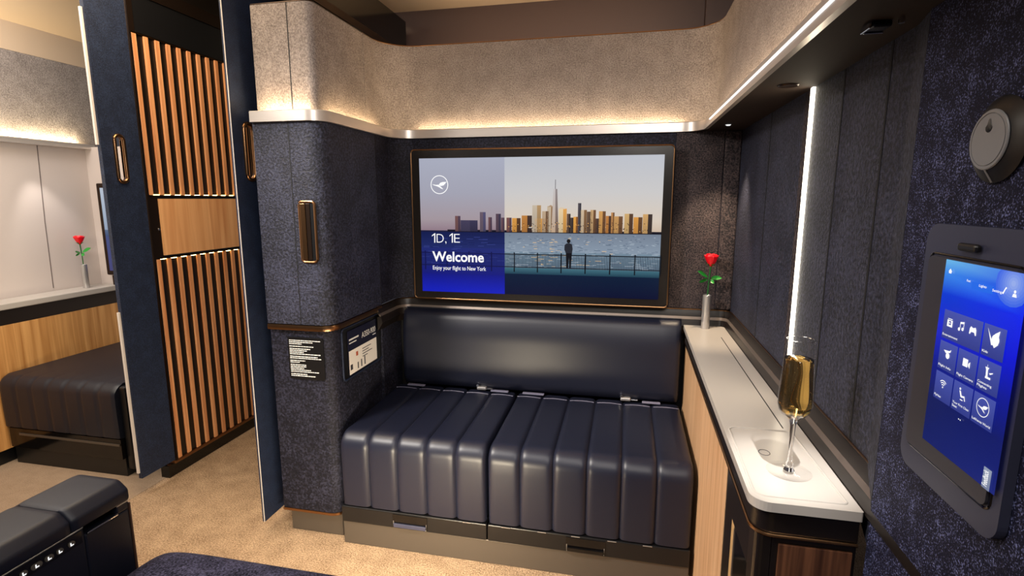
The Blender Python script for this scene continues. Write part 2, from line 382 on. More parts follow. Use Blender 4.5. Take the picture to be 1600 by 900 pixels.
# safety card in its pocket -----------------------------------------------------
XS = XL-.012
ph = obj('card_pocket', PRISM(rrect(1.640, .578, 1.946, .768, .016), XS+.001, XS+.004, 'X'), M['black'])
tag(ph, 'dark rounded literature pocket on the niche side above the bench', 'pocket')
obj('pocket_rim', loop_tube([(XS+.004, q.x, q.y) for q in rrect(1.640, .578, 1.946, .768, .016)], .0035), M['navy_door'], ph, smooth=True)
sc_ = obj('safety_card', BOX(((XS+.006, 1.674, .587), (XS+.0075, 1.895, .752))), M['card_blue'])
tag(sc_, 'blue and white aircraft safety card standing in the wall pocket', 'card')
obj('white_field', BOX(((XS+.0076, 1.677, .590), (XS+.0079, 1.892, .678))), M['paper'], sc_)
text_obj('aircraft_lettering', 'A350-900', M['white_text'], sc_, (XS+.0079, 1.775, .704), (0, 1, 0), (0, 0, 1), .022, .012, fit=.112)
for b_ in (((XS+.0076, 1.682, .716), (XS+.0079, 1.752, .722)), ((XS+.0076, 1.682, .704), (XS+.0079, 1.735, .708)), ((XS+.0076, 1.862, .693), (XS+.0079, 1.889, .697))):
    obj('small_lettering', BOX(b_), M['white_text'], sc_)
bm = bmesh.new()
for k in range(4): box(bm, (XS+.008, 1.775, .664-k*.010), (XS+.0082, 1.775+(.07, .05, .078, .04)[k], .661-k*.010))
bm2 = bmesh.new()
for k in range(3): box(bm2, (XS+.008, 1.735+k*.026, .598), (XS+.0082, 1.743+k*.026, .622+.004*k))
obj('printed_lines', bm, M['ink'], sc_); bm = bm2; obj('printed_block', BOX(((XS+.008, 1.683, .606), (XS+.0082, 1.700, .626))), M['ink'], sc_)
obj('printed_figures', bm, M['ink'], sc_)
obj('red_figure', BOX(((XS+.008, 1.727, .648), (XS+.0082, 1.742, .664))), M['ink_red'], sc_)

# ---------------------------------------------------------------- television
YT = 2.07
tv = thing('wall_television', 'large widescreen television with bronze edge showing a city skyline', 'television', (-.348, YB, 1.11))
x0, x1, z0, z1 = -.862, .163, .810, 1.4145
obj('casing', PRISM(rrect(x0+.004, z0+.004, x1-.004, z1-.004, .012), YT+.001, YB-.001, 'Y'), M['bronze_dark'], tv)
obj('bezel', PRISM(rrect(x0+.002, z0+.002, x1-.002, z1-.002, .012), YT-.002, YT+.0009, 'Y'), plain('tv_bezel', lin((30, 26, 24)), .22), tv)
obj('bronze_edge', loop_tube([(q.x, YT-.001, q.y) for q in rrect(x0, z0, x1, z1, .014)], .0032), M['bronze'], tv, smooth=True)
ax0, ax1, az0, az1 = -.827, .129, .8395, 1.381
def tvfn(u, v, l): return (ax0+(ax1-ax0)*u, YT-.0026-.0004*l, az1+(az0-az1)*v)
P = Pic(tvfn)
def C(*c): return lin(c)
def tvu(cx, cy):                                          # photo crop (3x, origin 620,200) -> picture u, v
    p = PY(620+cx/3, 200+cy/3, YT); return ((p.x-ax0)/(ax1-ax0), (az1-p.z)/(az1-az0))
HZ = .535
# sky gradient
for a, b, ca, cb in ((0, .25, (196, 200, 210), (212, 210, 210)), (.25, .45, (212, 210, 210), (226, 212, 196)), (.45, HZ, (226, 212, 196), (214, 190, 168))):
    P.rect(.37, a, 1, b, C(*ca), 0, C(*cb))
for a, b, ca, cb in ((0, .25, (176, 180, 198), (170, 170, 186)), (.25, .45, (170, 170, 186), (170, 156, 164)), (.45, HZ, (170, 156, 164), (150, 126, 140))):
    P.rect(0, a, .37, b, C(*ca), 0, C(*cb))
# water
P.rect(.37, HZ, 1, .68, C(120, 132, 150), 0, C(142, 158, 176)); P.rect(.37, .68, 1, .80, C(120, 142, 160), 0, C(96, 118, 136))
P.rect(0, HZ, .37, .66, C(18, 28, 78), 0, C(32, 44, 108)); P.rect(0, .66, .37, .80, C(34, 44, 118), 0, C(30, 40, 120))
rnd = random.Random(3)
for k in range(420):
    v = HZ+.012+(.80-HZ-.02)*rnd.random()**.8; u0 = .372+.62*rnd.random(); wd_ = .004+.022*rnd.random()*(v-HZ+.05)*5; u1 = min(u0+wd_, 1)
    glow = math.exp(-((u0-.57)/.09)**2)+.6*math.exp(-((u0-.75)/.06)**2); dk = rnd.random() < .5
    c = (100, 116, 136) if dk else ((214, 190, 158) if rnd.random() < glow*.6 else (164, 178, 192))
    P.rect(u0, v, u1, v+.0025+.003*rnd.random(), C(*c), 1)
for k in range(60):
    v = HZ+.01+.24*rnd.random(); u0 = .34*rnd.random(); P.rect(u0, v, u0+.02+.02*rnd.random(), v+.003, C(*((20, 30, 84) if k % 2 else (58, 70, 146))), 1)
# promenade
P.rect(.37, .80, 1, .845, C(66, 112, 128), 1, C(30, 64, 84)); P.rect(.37, .845, 1, 1, C(8, 30, 58), 1, C(6, 14, 50))
P.rect(0, .80, .37, .86, C(26, 34, 120), 1, C(22, 28, 130)); P.rect(0, .86, .37, 1, C(20, 26, 136), 1, C(22, 34, 196))
# skyline: (u centre, width, height above the horizon, lit colour, shade colour)
P.rect(.12, HZ-.012, 1, HZ+.006, C(24, 22, 34), 1); P.rect(0, HZ-.004, .4, HZ+.006, C(30, 30, 62), 1)
gold, dkg, slate = (224, 158, 74), (92, 62, 40), (66, 62, 72)
def bld(cx, cyt, wpx, lit, shade, base=462, layer=2):
    (u, v0), (u2, v1) = tvu(cx, cyt), tvu(cx+wpx, base); v1 = HZ
    um = u+(u2-u)*.55
    P.rect(u, v0, um, v1, C(*lit), layer, C(*[int(k*.86) for k in lit])); P.rect(um, v0, u2, v1, C(*shade), layer, C(*[int(k*.8) for k in shade]))
for s in ((274, 412, 26, (120, 84, 84), (84, 66, 84)), (300, 432, 80, (70, 64, 92), (60, 56, 86)), (390, 394, 28, (108, 92, 108), (86, 82, 118)),
          (430, 418, 17, (110, 76, 82), (80, 62, 80)), (465, 402, 24, (90, 70, 84), (66, 58, 80)), (490, 420, 16, (104, 74, 84), (80, 64, 84)), (515, 420, 24, (128, 84, 80), (92, 70, 82)),
          (541, 422, 40, gold, dkg), (586, 410, 48, (196, 132, 66), (70, 52, 46)), (636, 362, 40, (206, 190, 168), (186, 150, 106)), (648, 424, 60, (226, 164, 84), (170, 112, 58)),
          (682, 390, 30, (196, 170, 140), (120, 90, 66)), (706, 366, 32, (206, 186, 160), (150, 112, 76)), (760, 378, 36, (240, 214, 170), (232, 168, 86)), (798, 402, 16, (110, 84, 66), (60, 50, 48)),
          (812, 420, 16, (80, 66, 60), (56, 48, 48)), (828, 416, 22, (236, 168, 78), (150, 96, 50)), (862, 384, 28, (214, 190, 160), (140, 104, 72)), (892, 392, 22, (110, 84, 66), (54, 46, 46)),
          (908, 384, 24, (206, 168, 120), (120, 84, 56)), (930, 424, 22, (90, 66, 54), (58, 48, 46)), (948, 390, 30, (216, 160, 90), (120, 82, 52)), (980, 412, 24, (196, 130, 66), (84, 60, 48)),
          (1005, 396, 14, (196, 140, 84), (120, 84, 56)), (1018, 414, 40, (206, 156, 96), (120, 84, 56)), (1068, 402, 38, (216, 176, 116), (96, 68, 50)), (1110, 418, 40, (226, 158, 74), (110, 76, 48)), (1154, 404, 42, (216, 170, 110), (66, 54, 50)),
          (850, 352, 13, (84, 78, 84), (60, 58, 66))): bld(*s)
(u, v0), (u2, _) = tvu(728, 286), tvu(760, 286)           # the tall tapering tower and its mast
va = tvu(736, 286)[1]; um = (u+u2)/2
P.poly([(u+.006, va), (um, va), (um+.002, HZ), (u-.001, HZ)], [C(206, 200, 200)]*2+[C(196, 168, 140)]*2, 3)
P.poly([(um, va), (u2-.006, va), (u2+.001, HZ), (um+.002, HZ)], [C(150, 140, 140)]*2+[C(120, 96, 80)]*2, 3)
vm = tvu(743, 242)[1]; P.rect(um-.0012, vm, um+.0012, va, C(96, 92, 96), 3)
um2, vd = tvu(775, 372); P.poly([(um2-.014, vd+.012), (um2-.008, vd), (um2+.006, vd), (um2+.014, vd+.012)], C(226, 206, 180), 3)
um2, vd = tvu(722, 362); P.poly([(um2-.013, vd+.012), (um2, vd-.002), (um2+.013, vd+.012)], C(180, 150, 120), 3)
# windows as slight dark bands
for k in range(160):
    u0 = .385+.56*rnd.random(); v0 = HZ-.01-.075*rnd.random(); P.rect(u0, v0, u0+.003, v0+.006, C(*((74, 54, 44) if k % 4 else (236, 176, 96))), 4) if v0 > HZ-.075 else None
# railing
for (a, b) in ((.695, .702), (.79, .796)):
    P.rect(.37, a, 1, b, C(20, 26, 34), 4); P.rect(0, a, .37, b, C(18, 22, 78), 4)
for k in range(150):
    u0 = .002+k*.00668; P.rect(u0, .70, u0+.0016, .80, C(*((20, 24, 84) if u0 < .37 else (26, 34, 44))), 4)
for k in range(11):
    u0 = .015+k*.0985; P.rect(u0, .685, u0+.005, .83, C(*((16, 20, 78) if u0 < .366 else (14, 20, 28))), 5)
# the man at the railing, seen from behind
def sil(pts, c, l=6): P.poly([tvu(*p) for p in pts], C(*c), l)
sil([(806+9*math.cos(t*PI/6), 530+10*math.sin(t*PI/6)) for t in range(12)], (22, 18, 20))
sil([(798, 540), (812, 540), (822, 546), (825, 566), (822, 586), (793, 586), (786, 570), (787, 548)], (40, 42, 50))
sil([(793, 586), (822, 586), (818, 620), (816, 658), (808, 658), (808, 606), (804, 658), (794, 658)], (16, 16, 22))
# small boat
bu, bv = tvu(620, 466); P.rect(bu, bv-.003, bu+.012, bv+.003, C(230, 226, 220), 4)
pic = P.build('screen', M['picture'], tv)
# lettering and emblem on the screen
def ttext(name, s, cx, cy, wpx, hpx, bold=0.0):
    (u, v), (u2, _), (_, v2) = tvu(cx, cy), tvu(cx+wpx, cy), tvu(cx, cy-hpx)
    org = Vector(tvfn(u, v, 9)); ww = Vector(tvfn(u2, v, 9))-org; hh = Vector(tvfn(u, v2, 9))-org
    return text_obj(name, s, M['lit_text'], pic, org, (1, 0, 0), (0, 0, 1), hh.length, bold, fit=ww.length)
def one(cx):                                              # the figure 1 with its flag
    bm = bmesh.new(); bm.faces.new([bm.verts.new(tvfn(*tvu(cx+a, 537-b), 9)) for a, b in ((11, 0), (16, 0), (16, 44), (12, 44), (0, 34), (0, 29), (11, 37))])
    obj('seat_lettering', bm, M['lit_text'], pic)
one(167); one(249)
ttext('seat_lettering', 'D,', 190, 537, 45, 44, -.012)
ttext('seat_lettering', 'E', 271, 537, 27, 44, -.012)
ttext('welcome_lettering', 'Welcome', 170, 622, 240, 46, .022)
ttext('greeting_lettering', 'Enjoy your flight to New York', 172, 662, 248, 19, .006)
def crane(fn, cu, cv, rr, asp=1.0, layer=9):
    """ring with a stylised rising bird; fn(u, v, layer) -> point"""
    bm = bmesh.new(); n = 40
    for k in range(n):
        a, b = 2*PI*k/n, 2*PI*(k+1)/n
        bm.faces.new([bm.verts.new(fn(cu+r*math.cos(t), cv+r*math.sin(t)*asp, layer)) for r, t in ((rr, a), (rr, b), (rr*.92, b), (rr*.92, a))])
    for pts in ([(-.84, -.06), (-.40, .02), (-.08, .0), (.16, .22), (.38, .42), (.44, .50), (.20, .42), (-.02, .28), (-.30, .16), (-.6, .08)],
                [(-.06, .0), (.10, -.20), (.36, -.28), (.86, -.30), (.66, -.16), (.72, -.12), (.54, -.02), (.58, .02), (.38, .10), (.14, .14)]):
        bm.faces.new([bm.verts.new(fn(cu+p[0]*rr, cv+p[1]*rr*asp, layer)) for p in pts])
    return bm
cu_, cv_ = tvu(202, 266); ru = tvu(243, 266)[0]-cu_
obj('bird_emblem', crane(tvfn, cu_, cv_, ru, (ax1-ax0)/(az1-az0)), M['lit_text'], pic)

# ---------------------------------------------------------------- bench
YBF = 1.56
bb = thing('upholstered_bench', 'wide navy leather bench with channelled seats and curved backrest under the television', 'bench', (-.36, 1.8, 0))
obj('plinth', BOX(((-.953, 1.567, 0), (.228, 2.1, .088), .003)), M['base_grey'], bb)
obj('front_panel', BOX(((-.953, 1.561, .0885), (-.422, 2.1, .1475), .003), ((-.4185, 1.561, .0885), (.228, 2.1, .1475), .003)), M['black'], bb)
for x0_, x1_, m in ((-.758, -.632, M['silver']), (-.156, -.030, M['bronze_dark'])):
    hnd = obj('pull_recess', BOX(((x0_, 1.5585, .094), (x1_, 1.5609, .142))), M['black_gloss'], bb)
    obj('pull_lip', BOX(((x0_+.004, 1.552, .097), (x1_-.004, 1.5585, .111), .002)), M['graphite'] if m is M['silver'] else M['black_gloss'], hnd)
    obj('pull_edge', tube([(x0_+.003, 1.5575, .118), (x0_+.003, 1.5575, .096), (x1_-.003, 1.5575, .096), (x1_-.003, 1.5575, .118)], .0012, 6), M['silver'], hnd)
for x in (-.49, -.355, -.235, -.125, -.01, .10): obj('clip', BOX(((x-.014, 1.5585, .1455), (x+.014, 1.5605, .1475))), M['silver'], bb)
def channel_seat(xa, xb, n):
    # side profile: back top -> round front edge -> down the front
    prof = [(2.075, .412), (2.07, .422), (2.05, .4235)] + [(2.05-.05*k, .4235-.0006*k) for k in range(1, 9)]
    R = .055; yc, zc = YBF+R, .42-R
    prof += [(yc-R*math.sin(t), zc+R*math.cos(t)) for t in [PI/2*k/8 for k in range(9)]]
    prof += [(YBF, .33), (YBF+.001, .26), (YBF+.002, .2), (YBF+.004, .152), (YBF+.012, .149)]
    m = len(prof); nr = []
    for i in range(m):
        a, b = prof[max(i-1, 0)], prof[min(i+1, m-1)]; t = Vector((b[0]-a[0], b[1]-a[1])).normalized(); nr.append(Vector((t.y, -t.x)))
    bm = bmesh.new(); K = 20; cols = []
    for j in range(n*K+1):
        u = j/K; f = u-math.floor(u); x = xa+(xb-xa)*j/(n*K)
        d = -.010*(abs(2*f-1)**8)
        if j in (0, n*K): d = -.016
        cols.append([bm.verts.new((x, p[0]-nr[i].x*-d if False else p[0]+nr[i].x*d, p[1]+nr[i].y*d)) for i, p in enumerate(prof)])
    for a, b in zip(cols, cols[1:]):
        for i in range(m-1): bm.faces.new((a[i], a[i+1], b[i+1], b[i]))
    # close the sides and underside
    for c in (cols[0], cols[-1]):
        f = [bm.verts.new((c[0].co.x, 2.07, .15)), ]
        bm.faces.new(c+f)
    return bm
def seat(xa, xb, n, tabs):
    c = obj('seat_cushion', channel_seat(xa, xb, n), M['leather'], bb, smooth=True, angle=50)
    bm = bmesh.new(); wch = (xb-xa)/n
    for k in range(n): tube([(xa+wch*(k+.06+.88*q/6), 2.028, .4215+.003*math.sin(PI*q/6)) for q in range(7)], .0016, 5, True, bm)
    obj('stitch_line', bm, M['lilac'], c)
    for a, b in tabs: obj('pull_tab', BOX(((a, 2.044, .4265), (b, 2.060, .4325), .002)), M['lilac'], c)
seat(-.950, -.424, 5, ((-.900, -.822), (-.530, -.455)))
seat(-.418, .228, 6, ((-.395, -.305), (.085, .155)))
def buckle(x, label):
    t = thing('seat_belt_buckle', label, 'seat belt buckle', (x, 2.05, .43), 'metal seat belt buckles')
    obj('body', BOX(((x-.034, 2.042, .431), (x+.006, 2.066, .445), .004)), M['silver'], t)
    obj('latch_plate', BOX(((x+.006, 2.046, .434), (x+.034, 2.063, .439), .002)), M['chrome'], t)
    obj('release_lever', tube([(x-.03, 2.044, .449), (x-.03, 2.064, .449)], .006, 10), M['chrome'], t, smooth=True)
buckle(-.555, 'silver seat belt buckle at the back of the five-channel bench seat')
buckle(.035, 'silver seat belt buckle at the back of the bench seat beside console')
# backrest
prof = []
for k in range(25):
    t = k/24; z = .432+.328*t; d = .068-.004*t-.030*max(0, (t-.62)/.38)**2-.02*max(0, (.12-t)/.12)**2
    if t > .93: d -= .022*((t-.93)/.07)**2
    prof.append((d, z))
bm = bmesh.new(); cols = []
xs = [-.925, -.922, -.915]+[-.9+1.10*k/20 for k in range(21)]+[.212, .219, .223]
for i, x in enumerate(xs):
    e = min(i, len(xs)-1-i); q = (.55, .8, .95)[e] if e < 3 else 1
    cols.append([bm.verts.new((x, 2.118-d*q, z)) for d, z in prof])
for a, b in zip(cols, cols[1:]):
    for i in range(len(prof)-1): bm.faces.new((a[i], a[i+1], b[i+1], b[i]))
for c in (cols[0], cols[-1]):
    bm.faces.new(c+[bm.verts.new((c[0].co.x, 2.118, .76)), bm.verts.new((c[0].co.x, 2.118, .432))])
tp = [c[-1] for c in cols]; q0 = bm.verts.new((xs[-1], 2.118, .76)); q1 = bm.verts.new((xs[0], 2.118, .76)); bm.faces.new(tp+[q0, q1])
bk = obj('backrest', bm, M['leather'], bb, smooth=True, angle=60)
obj('backrest_piping', tube([(c, 2.118-.016, .760) for c in (-.915, -.36, .222)], .003, 6), M['leather2'], bk)

# ---------------------------------------------------------------- side console on the right
ct = thing('side_console', 'long side console with white tray top along the right wall', 'console', (.3, 1.5, 0))
outer = round_poly([(.231, 2.115), (.214, .853), (.3775, .853), (.3775, 2.115)], [0.001, .03, .003, .001], 8, True)
outer = [(q.x, q.y) for q in outer]
obj('top', PRISM(outer, .722, .7385), M['stone'], ct)
bm = bmesh.new()                                            # raised rim of the tray
tray = round_poly([(.2285, 1.145), (.2235, .872), (.362, .872), (.352, 1.145)], [.016, .02, .008, .012], 8, True)
big = [(q[0], q[1]) for q in outer]
obj('tray_rim', loop_tube([(q.x, q.y, .7385) for q in tray], .0022, 8), M['stone'], ct, smooth=True)
obj('groove', BOX(((.340, 1.16, .7382), (.3425, 1.93, .7388))), M['seam'], ct)
obj('charging_mark', loop_tube([(.275+.010*math.cos(t*PI/8), 1.035+.012*math.sin(t*PI/8), .7386) for t in range(16)], .0007, 5), M['ink'], ct)
obj('apron', PRISM([(.238, 2.11)]+[(q.x, q.y) for q in round_poly([(.238, 2.11), (.222, .862), (.377, .862)], [0, .032, 0], 8)][1:]+[(.377, 2.11)], .680, .7215), M['apron'], ct, smooth=True)
trim = round_poly([(.236, 2.1), (.2205, .859), (.376, .859)], [0, .033, 0], 8)
obj('bronze_trim', tube([(q.x, q.y, .6775) for q in trim], .0028, 8), M['bronze'], ct, smooth=True)
obj('side_strip', BOX(((.2255, .97, .70), (.2325, 1.98, .715), .001)), M['rail_dark'], ct)
obj('oak_side_panel', BOX(((.242, 1.185, .0), (.30, 2.11, .674))), M['oak'], ct)
obj('post', BOX(((.243, 1.112, 0), (.37, 1.184, .674))), M['apron'], ct)
obj('corner_post', PRISM([(q.x, q.y) for q in round_poly([(.232, .925), (.226, .864), (.252, .864), (.252, .925)], [.001, .02, .001, .001], 6, True)], 0, .674), M['apron'], ct)
obj('niche_lining', BOX(((.345, .926, .05), (.372, 1.111, .674))), M['apron'], ct)
obj('niche_top', BOX(((.236, .926, .565), (.344, 1.111, .674))), M['apron'], ct)
obj('niche_surround', BOX(((.243, .926, .0), (.344, 1.111, .564))), plain('niche_lit_gold', lin((206, 168, 116)), .4), ct)  # golden light of the niche interior put into this tan colour
obj('niche_dark_plate', PRISM(rrect(.94, .425, 1.078, .556, .016), .2422, .2429, 'X'), M['black_gloss'], ct)  # flat black plate standing for the shade inside; no hole is cut
obj('niche_frame', loop_tube([(.2424, q.x, q.y) for q in rrect(.94, .425, 1.078, .556, .016)], .002), M['rail_lip'], ct, smooth=True)
obj('front_frame', BOX(((.2525, .864, 0), (.376, .925, .674))), M['apron'], ct)
obj('walnut_drawer_front', BOX(((.262, .859, .40), (.371, .8635, .663), .001)), M['walnut'], ct)

# vase and rose (the same pair stands in the neighbouring suite) -------------------
def make_vase(c, label):
    t = obj('bud_vase', lathe([(0, 0), (.0145, 0), (.0150, .002), (.0148, .127), (.0138, .128), (.0128, .126), (.0128, .01), (0, .01)], 28), M['silver'], smooth=True)
    t.location = c; tag(t, label, 'vase'); return t
def petal(bm, c, R, h, ang, spread, curl, flare, w):
    n, m = 8, 7; g = []
    for i in range(m+1):
        v = i/m; row = []
        rad = R*(.22+.78*math.sin(min(1, v*1.15)*PI/2))*(1+flare*max(0, v-.65)*2)
        for j in range(n+1):
            s = (j/n-.5)*2; a = ang+s*w*(.55+.45*math.sin(v*PI*.62))
            rr = rad*(1-.10*curl*s*s); z = h*(v-.10*abs(s)**2.2*v)-.0015*math.sin(a*5)*v
            row.append(bm.verts.new((c[0]+rr*math.cos(a), c[1]+rr*math.sin(a), c[2]+z)))
        g.append(row)
    for i in range(m):
        for j in range(n): bm.faces.new((g[i][j], g[i][j+1], g[i+1][j+1], g[i+1][j]))
def make_rose(c, label, mirror=1):
    t = thing('red_rose', label, 'flower', c)
    x, y, z = c
    pts = [(x, y, z+.013), (x+.001*mirror, y, z+.10), (x+.003*mirror, y, z+.17), (x+.007*mirror, y, z+.238)]
    obj('stem', tube(pts, [.0022, .0023, .0024, .003], 8), M['stem'], t, smooth=True)
    b = (x+.007*mirror, y, z+.236); bm = bmesh.new()
    for ring, (R, h, n, fl, w) in enumerate(((.0065, .046, 3, 0, 1.2), (.012, .046, 4, .02, 1.0), (.0175, .045, 5, .12, .85), (.0215, .042, 5, .3, .8))):
        for k in range(n): petal(bm, b, R, h, 2*PI*k/n+ring*.6, 0, 1 if ring < 3 else .4, fl, w)
    bl = obj('bloom', bm, M['red'], t, smooth=True, angle=80)
    md = bl.modifiers.new('thick', 'SOLIDIFY'); md.thickness = .0009
    bm = bmesh.new()
    for k in range(5):
        a = 2*PI*k/5; v = [bm.verts.new((b[0]+r*math.cos(a+da), b[1]+r*math.sin(a+da), b[2]+zz)) for r, da, zz in ((.003, -.6, -.002), (.016, -.25, .010), (.022, 0, .006), (.016, .25, .010), (.003, .6, -.002))]
        bm.faces.new(v)
    obj('sepals', bm, M['stem'], t)
    for (dx, dz, L, wd_, tilt, ang, zz) in ((-1, .55, .040, .012, .9, 2.6, .196), (-1, -.1, .034, .010, .2, 3.5, .186), (1, .12, .040, .009, .2, .15, .192), (.4, -.35, .018, .007, .1, -.9, .186)):
        bm = bmesh.new(); n = 8; L_ = L; d = Vector((math.cos(ang)*mirror, math.sin(ang), 0)); sd = Vector((-d.y, d.x, 0)); o3 = Vector((x+.004*mirror, y, z+zz)); rows = []
        sd = (sd*.55+Vector((0, 0, .8))).normalized()
        for i in range(n+1):
            v = i/n; ctr = o3+d*(L_*v+.006)+Vector((0, 0, L_*dz*v-.004*v*v)); w_ = wd_*math.sin(PI*min(1, v*.96+.03))**.8
            rows.append([bm.verts.new(ctr+sd*w_*q+Vector((0, -1, 0))*.003*abs(q)) for q in (-1, -.5, 0, .5, 1)])
        for a, b_ in zip(rows, rows[1:]):
            for q in range(4): bm.faces.new((a[q], a[q+1], b_[q+1], b_[q]))
        obj('leaf', bm, M['green'], t, smooth=True, angle=80)
    return t
make_vase((.304, 2.058, .7387), 'slim silver cylinder vase at the back end of the right-hand console')
make_rose((.304, 2.058, .7387), 'red rose in the silver vase right of the television')

# champagne glass ----------------------------------------------------------------
gx, gy, gz = .2985, .962, .7407
cg = thing('champagne_flute', 'tall stemmed champagne glass three-quarters full on the white tray', 'glass', (gx, gy, gz))
obj('bowl', lathe([(.004, .1035), (.012, .1055), (.0205, .109), (.0258, .116), (.0277, .127), (.0270, .15), (.0247, .19), (.0215, .243)], 48, (gx, gy, gz)), M['thin_glass'], cg, smooth=True, angle=80)
obj('rim', loop_tube([(gx+.0215*math.cos(2*PI*k/48), gy+.0215*math.sin(2*PI*k/48), gz+.243) for k in range(48)], .0006, 6), M['glass'], cg, smooth=True)
obj('stem', lathe([(0, .0035), (.009, .0036), (.0072, .008), (.0055, .012), (.0068, .015), (.0045, .019), (.0033, .03), (.0036, .06), (.0046, .088), (.0075, .0985), (.0135, .1050), (0, .1052)], 24, (gx, gy, gz)), M['glass'], cg, smooth=True, angle=80)
obj('foot', lathe([(0, 0), (.0365, 0), (.0372, .0008), (.0365, .0014), (.018, .0026), (.009, .0045), (0, .0045)], 48, (gx, gy, gz)), M['foot_glass'], cg, smooth=True, angle=60)
ch = obj('champagne', lathe([(0, .1075), (.012, .1080), (.0195, .1105), (.0246, .1172), (.0265, .1275), (.0258, .15), (.0236, .19), (.0225, .209), (.0223, .2092), (0, .2088)], 48, (gx, gy, gz)), M['champagne'], cg, smooth=True, angle=60)
bm = bmesh.new()
for k in range(70):
    a = rnd.uniform(-2.2, -.2); hgt = rnd.uniform(.125, .205); r = .0235-(hgt-.125)*.04
    bmesh.ops.create_icosphere(bm, subdivisions=1, radius=rnd.uniform(.0003, .0006), matrix=Matrix.Translation((gx+(r+.0008)*math.cos(a), gy+(r+.0008)*math.sin(a), gz+hgt)))
o = obj('bubbles', bm, M['fizz'], cg, smooth=True); o['kind'] = 'stuff'

# ---------------------------------------------------------------- right wall fittings
ls = obj('wall_light_strip', BOX(((XR-.006, 1.343, Z0+.008), (XR-.0005, 1.358, Z1))), M['led'])
tag(ls, 'vertical glowing light strip on the navy right wall', 'light')
rl = thing('reading_light', 'small chrome reading light under the brown overhead shelf', 'light', (.338, .89, Z1))
obj('housing', BOX(((.326, .878, 1.457), (.352, .905, Z1+.001), .003)), M['black_gloss'], rl)
obj('chrome_edge', BOX(((.326, .9055, 1.455), (.352, .9085, 1.464), .001), ((.3225, .878, 1.455), (.3255, .9085, 1.464), .001)), M['chrome'], rl)
obj('knob', lathe([(0, -.008), (.004, -.008), (.004, 0)], 14, (.358, .868, Z1)), M['chrome'], rl, smooth=True)
dl = obj('recessed_downlight', lathe([(0, -.001), (.016, -.001), (.019, -.0025), (.021, 0)], 28, (.336, 1.316, Z1)), M['bronze_dark'], smooth=True); tag(dl, 'round flush downlight halfway along the overhead shelf', 'light')
dl = obj('spotlight', lathe([(0, -.003), (.006, -.003), (.009, 0)], 20, (.322, 1.949, Z1)), M['lit_text'], smooth=True); tag(dl, 'tiny round spotlight in the shelf above the rose', 'light')

# tablet in its wall dock --------------------------------------------------------
def tp_(x, y): p = PX(x, y, XW); return (p.y, p.z)
td = thing('tablet_dock', 'dark grey wall dock frame around the upright tablet', 'dock', (XW, .68, 1.02))
ya, yb, za, zb = .765, .572, .875, 1.1905
obj('frame', PRISM(rrect(yb, za, ya, zb, .022, 8), XW-.010, XW-.0005, 'X'), M['graphite'], td)
obj('release_button', BOX(((XW-.018, .655, 1.163), (XW-.0105, .688, 1.172), .003)), M['black'], td)
yb2, ya2, za2, zb2 = .586, .751, .905, 1.155
obj('inner_edge', loop_tube([(XW-.0100, q.x, q.y) for q in rrect(yb2, za2, ya2, zb2, .010)], .0015), M['black_gloss'], td, smooth=True)
tb = thing('tablet_computer', 'upright tablet showing a blue menu of icon tiles on the right wall', 'tablet', (XW-.012, .668, .905))
obj('body', PRISM(rrect(yb2+.003, za2+.003, ya2-.003, zb2-.003, .008), XW-.0135, XW-.0104, 'X'), plain('tablet_bezel', lin((56, 54, 62)), .45), tb)
TX = XW-.0138
# screen corners from the photo, on the tablet's own plane: u from the far edge to the near edge, v down
_a, _b, _c = PX(1480, 405, TX), PX(1440, 690, TX), PX(1553, 765, TX)
sy0, sy1, sz0, sz1 = (_a.y+_b.y)/2, _c.y-.002, _a.z, (_b.z+_c.z)/2
def tabfn(u, v, l): return (TX-.0002-.0003*l, sy0+(sy1-sy0)*u, sz0+(sz1-sz0)*v)
def tbu(x, y): p = PX(x, y, TX); return ((p.y-sy0)/(sy1-sy0), (p.z-sz0)/(sz1-sz0))
P = Pic(tabfn)
rows_ = [(0, (110, 190, 240), (60, 110, 236)), (.07, (60, 140, 240), (30, 70, 236)), (.18, (10, 60, 216), (16, 40, 246)), (.36, (14, 34, 214), (14, 24, 224)), (.55, (14, 28, 140), (16, 26, 156)), (.75, (16, 28, 92), (18, 28, 108)), (1, (16, 30, 104), (20, 34, 122))]
for (v0, a0, b0), (v1, a1, b1) in zip(rows_, rows_[1:]): P.poly([(0, v0), (1, v0), (1, v1), (0, v1)], [C(*a0), C(*b0), C(*b1), C(*a1)])
for k in range(8):                                          # soft pale glow of the wallpaper, upper right
    r = .19*(1-k/8); f = k/8
    P.poly([(max(0, min(1, .86+r*math.cos(t*PI/10))), max(0, .05+r*.55*math.sin(t*PI/10))) for t in range(20)], C(int(70+100*f), int(110+80*f), int(238+8*f)), 1+k*.1)
tile = C(74, 86, 176)
us = [.075, .355, .645, .935]; vs = [.315, .475, .60, .735]   # column and row edges in the screen's own square
scr = None
tiles = []
def tile_rect(u0, v0, u1, v1): P.rect(u0, v0, u1, v1, tile, 3, C(52, 62, 142)); tiles.append((u0, v0, u1, v1))
g = .008
p00, p33 = tbu(1478, 480), tbu(1538, 672)
U0, V0 = p00; V3 = p33[1]; U3 = tbu(1577, 520)[0]
V0 = min(V0, .33)
cu3 = [U0+(U3-U0)*k/3 for k in range(4)]; cv3 = [V0+(V3-V0)*k/3 for k in range(4)]
tile_rect(cu3[0]+g, cv3[0]+g, cu3[2]-g, cv3[1]-g)
tile_rect(cu3[2]+g, cv3[0]+g, cu3[3]-g, cv3[1]-g)
for r in (1, 2):
    for c in range(3): tile_rect(cu3[c]+g, cv3[r]+g, cu3[c+1]-g, cv3[r+1]-g)
P.rect(.86, .90, .95, 1.0, C(150, 160, 184), 3, C(120, 130, 160))
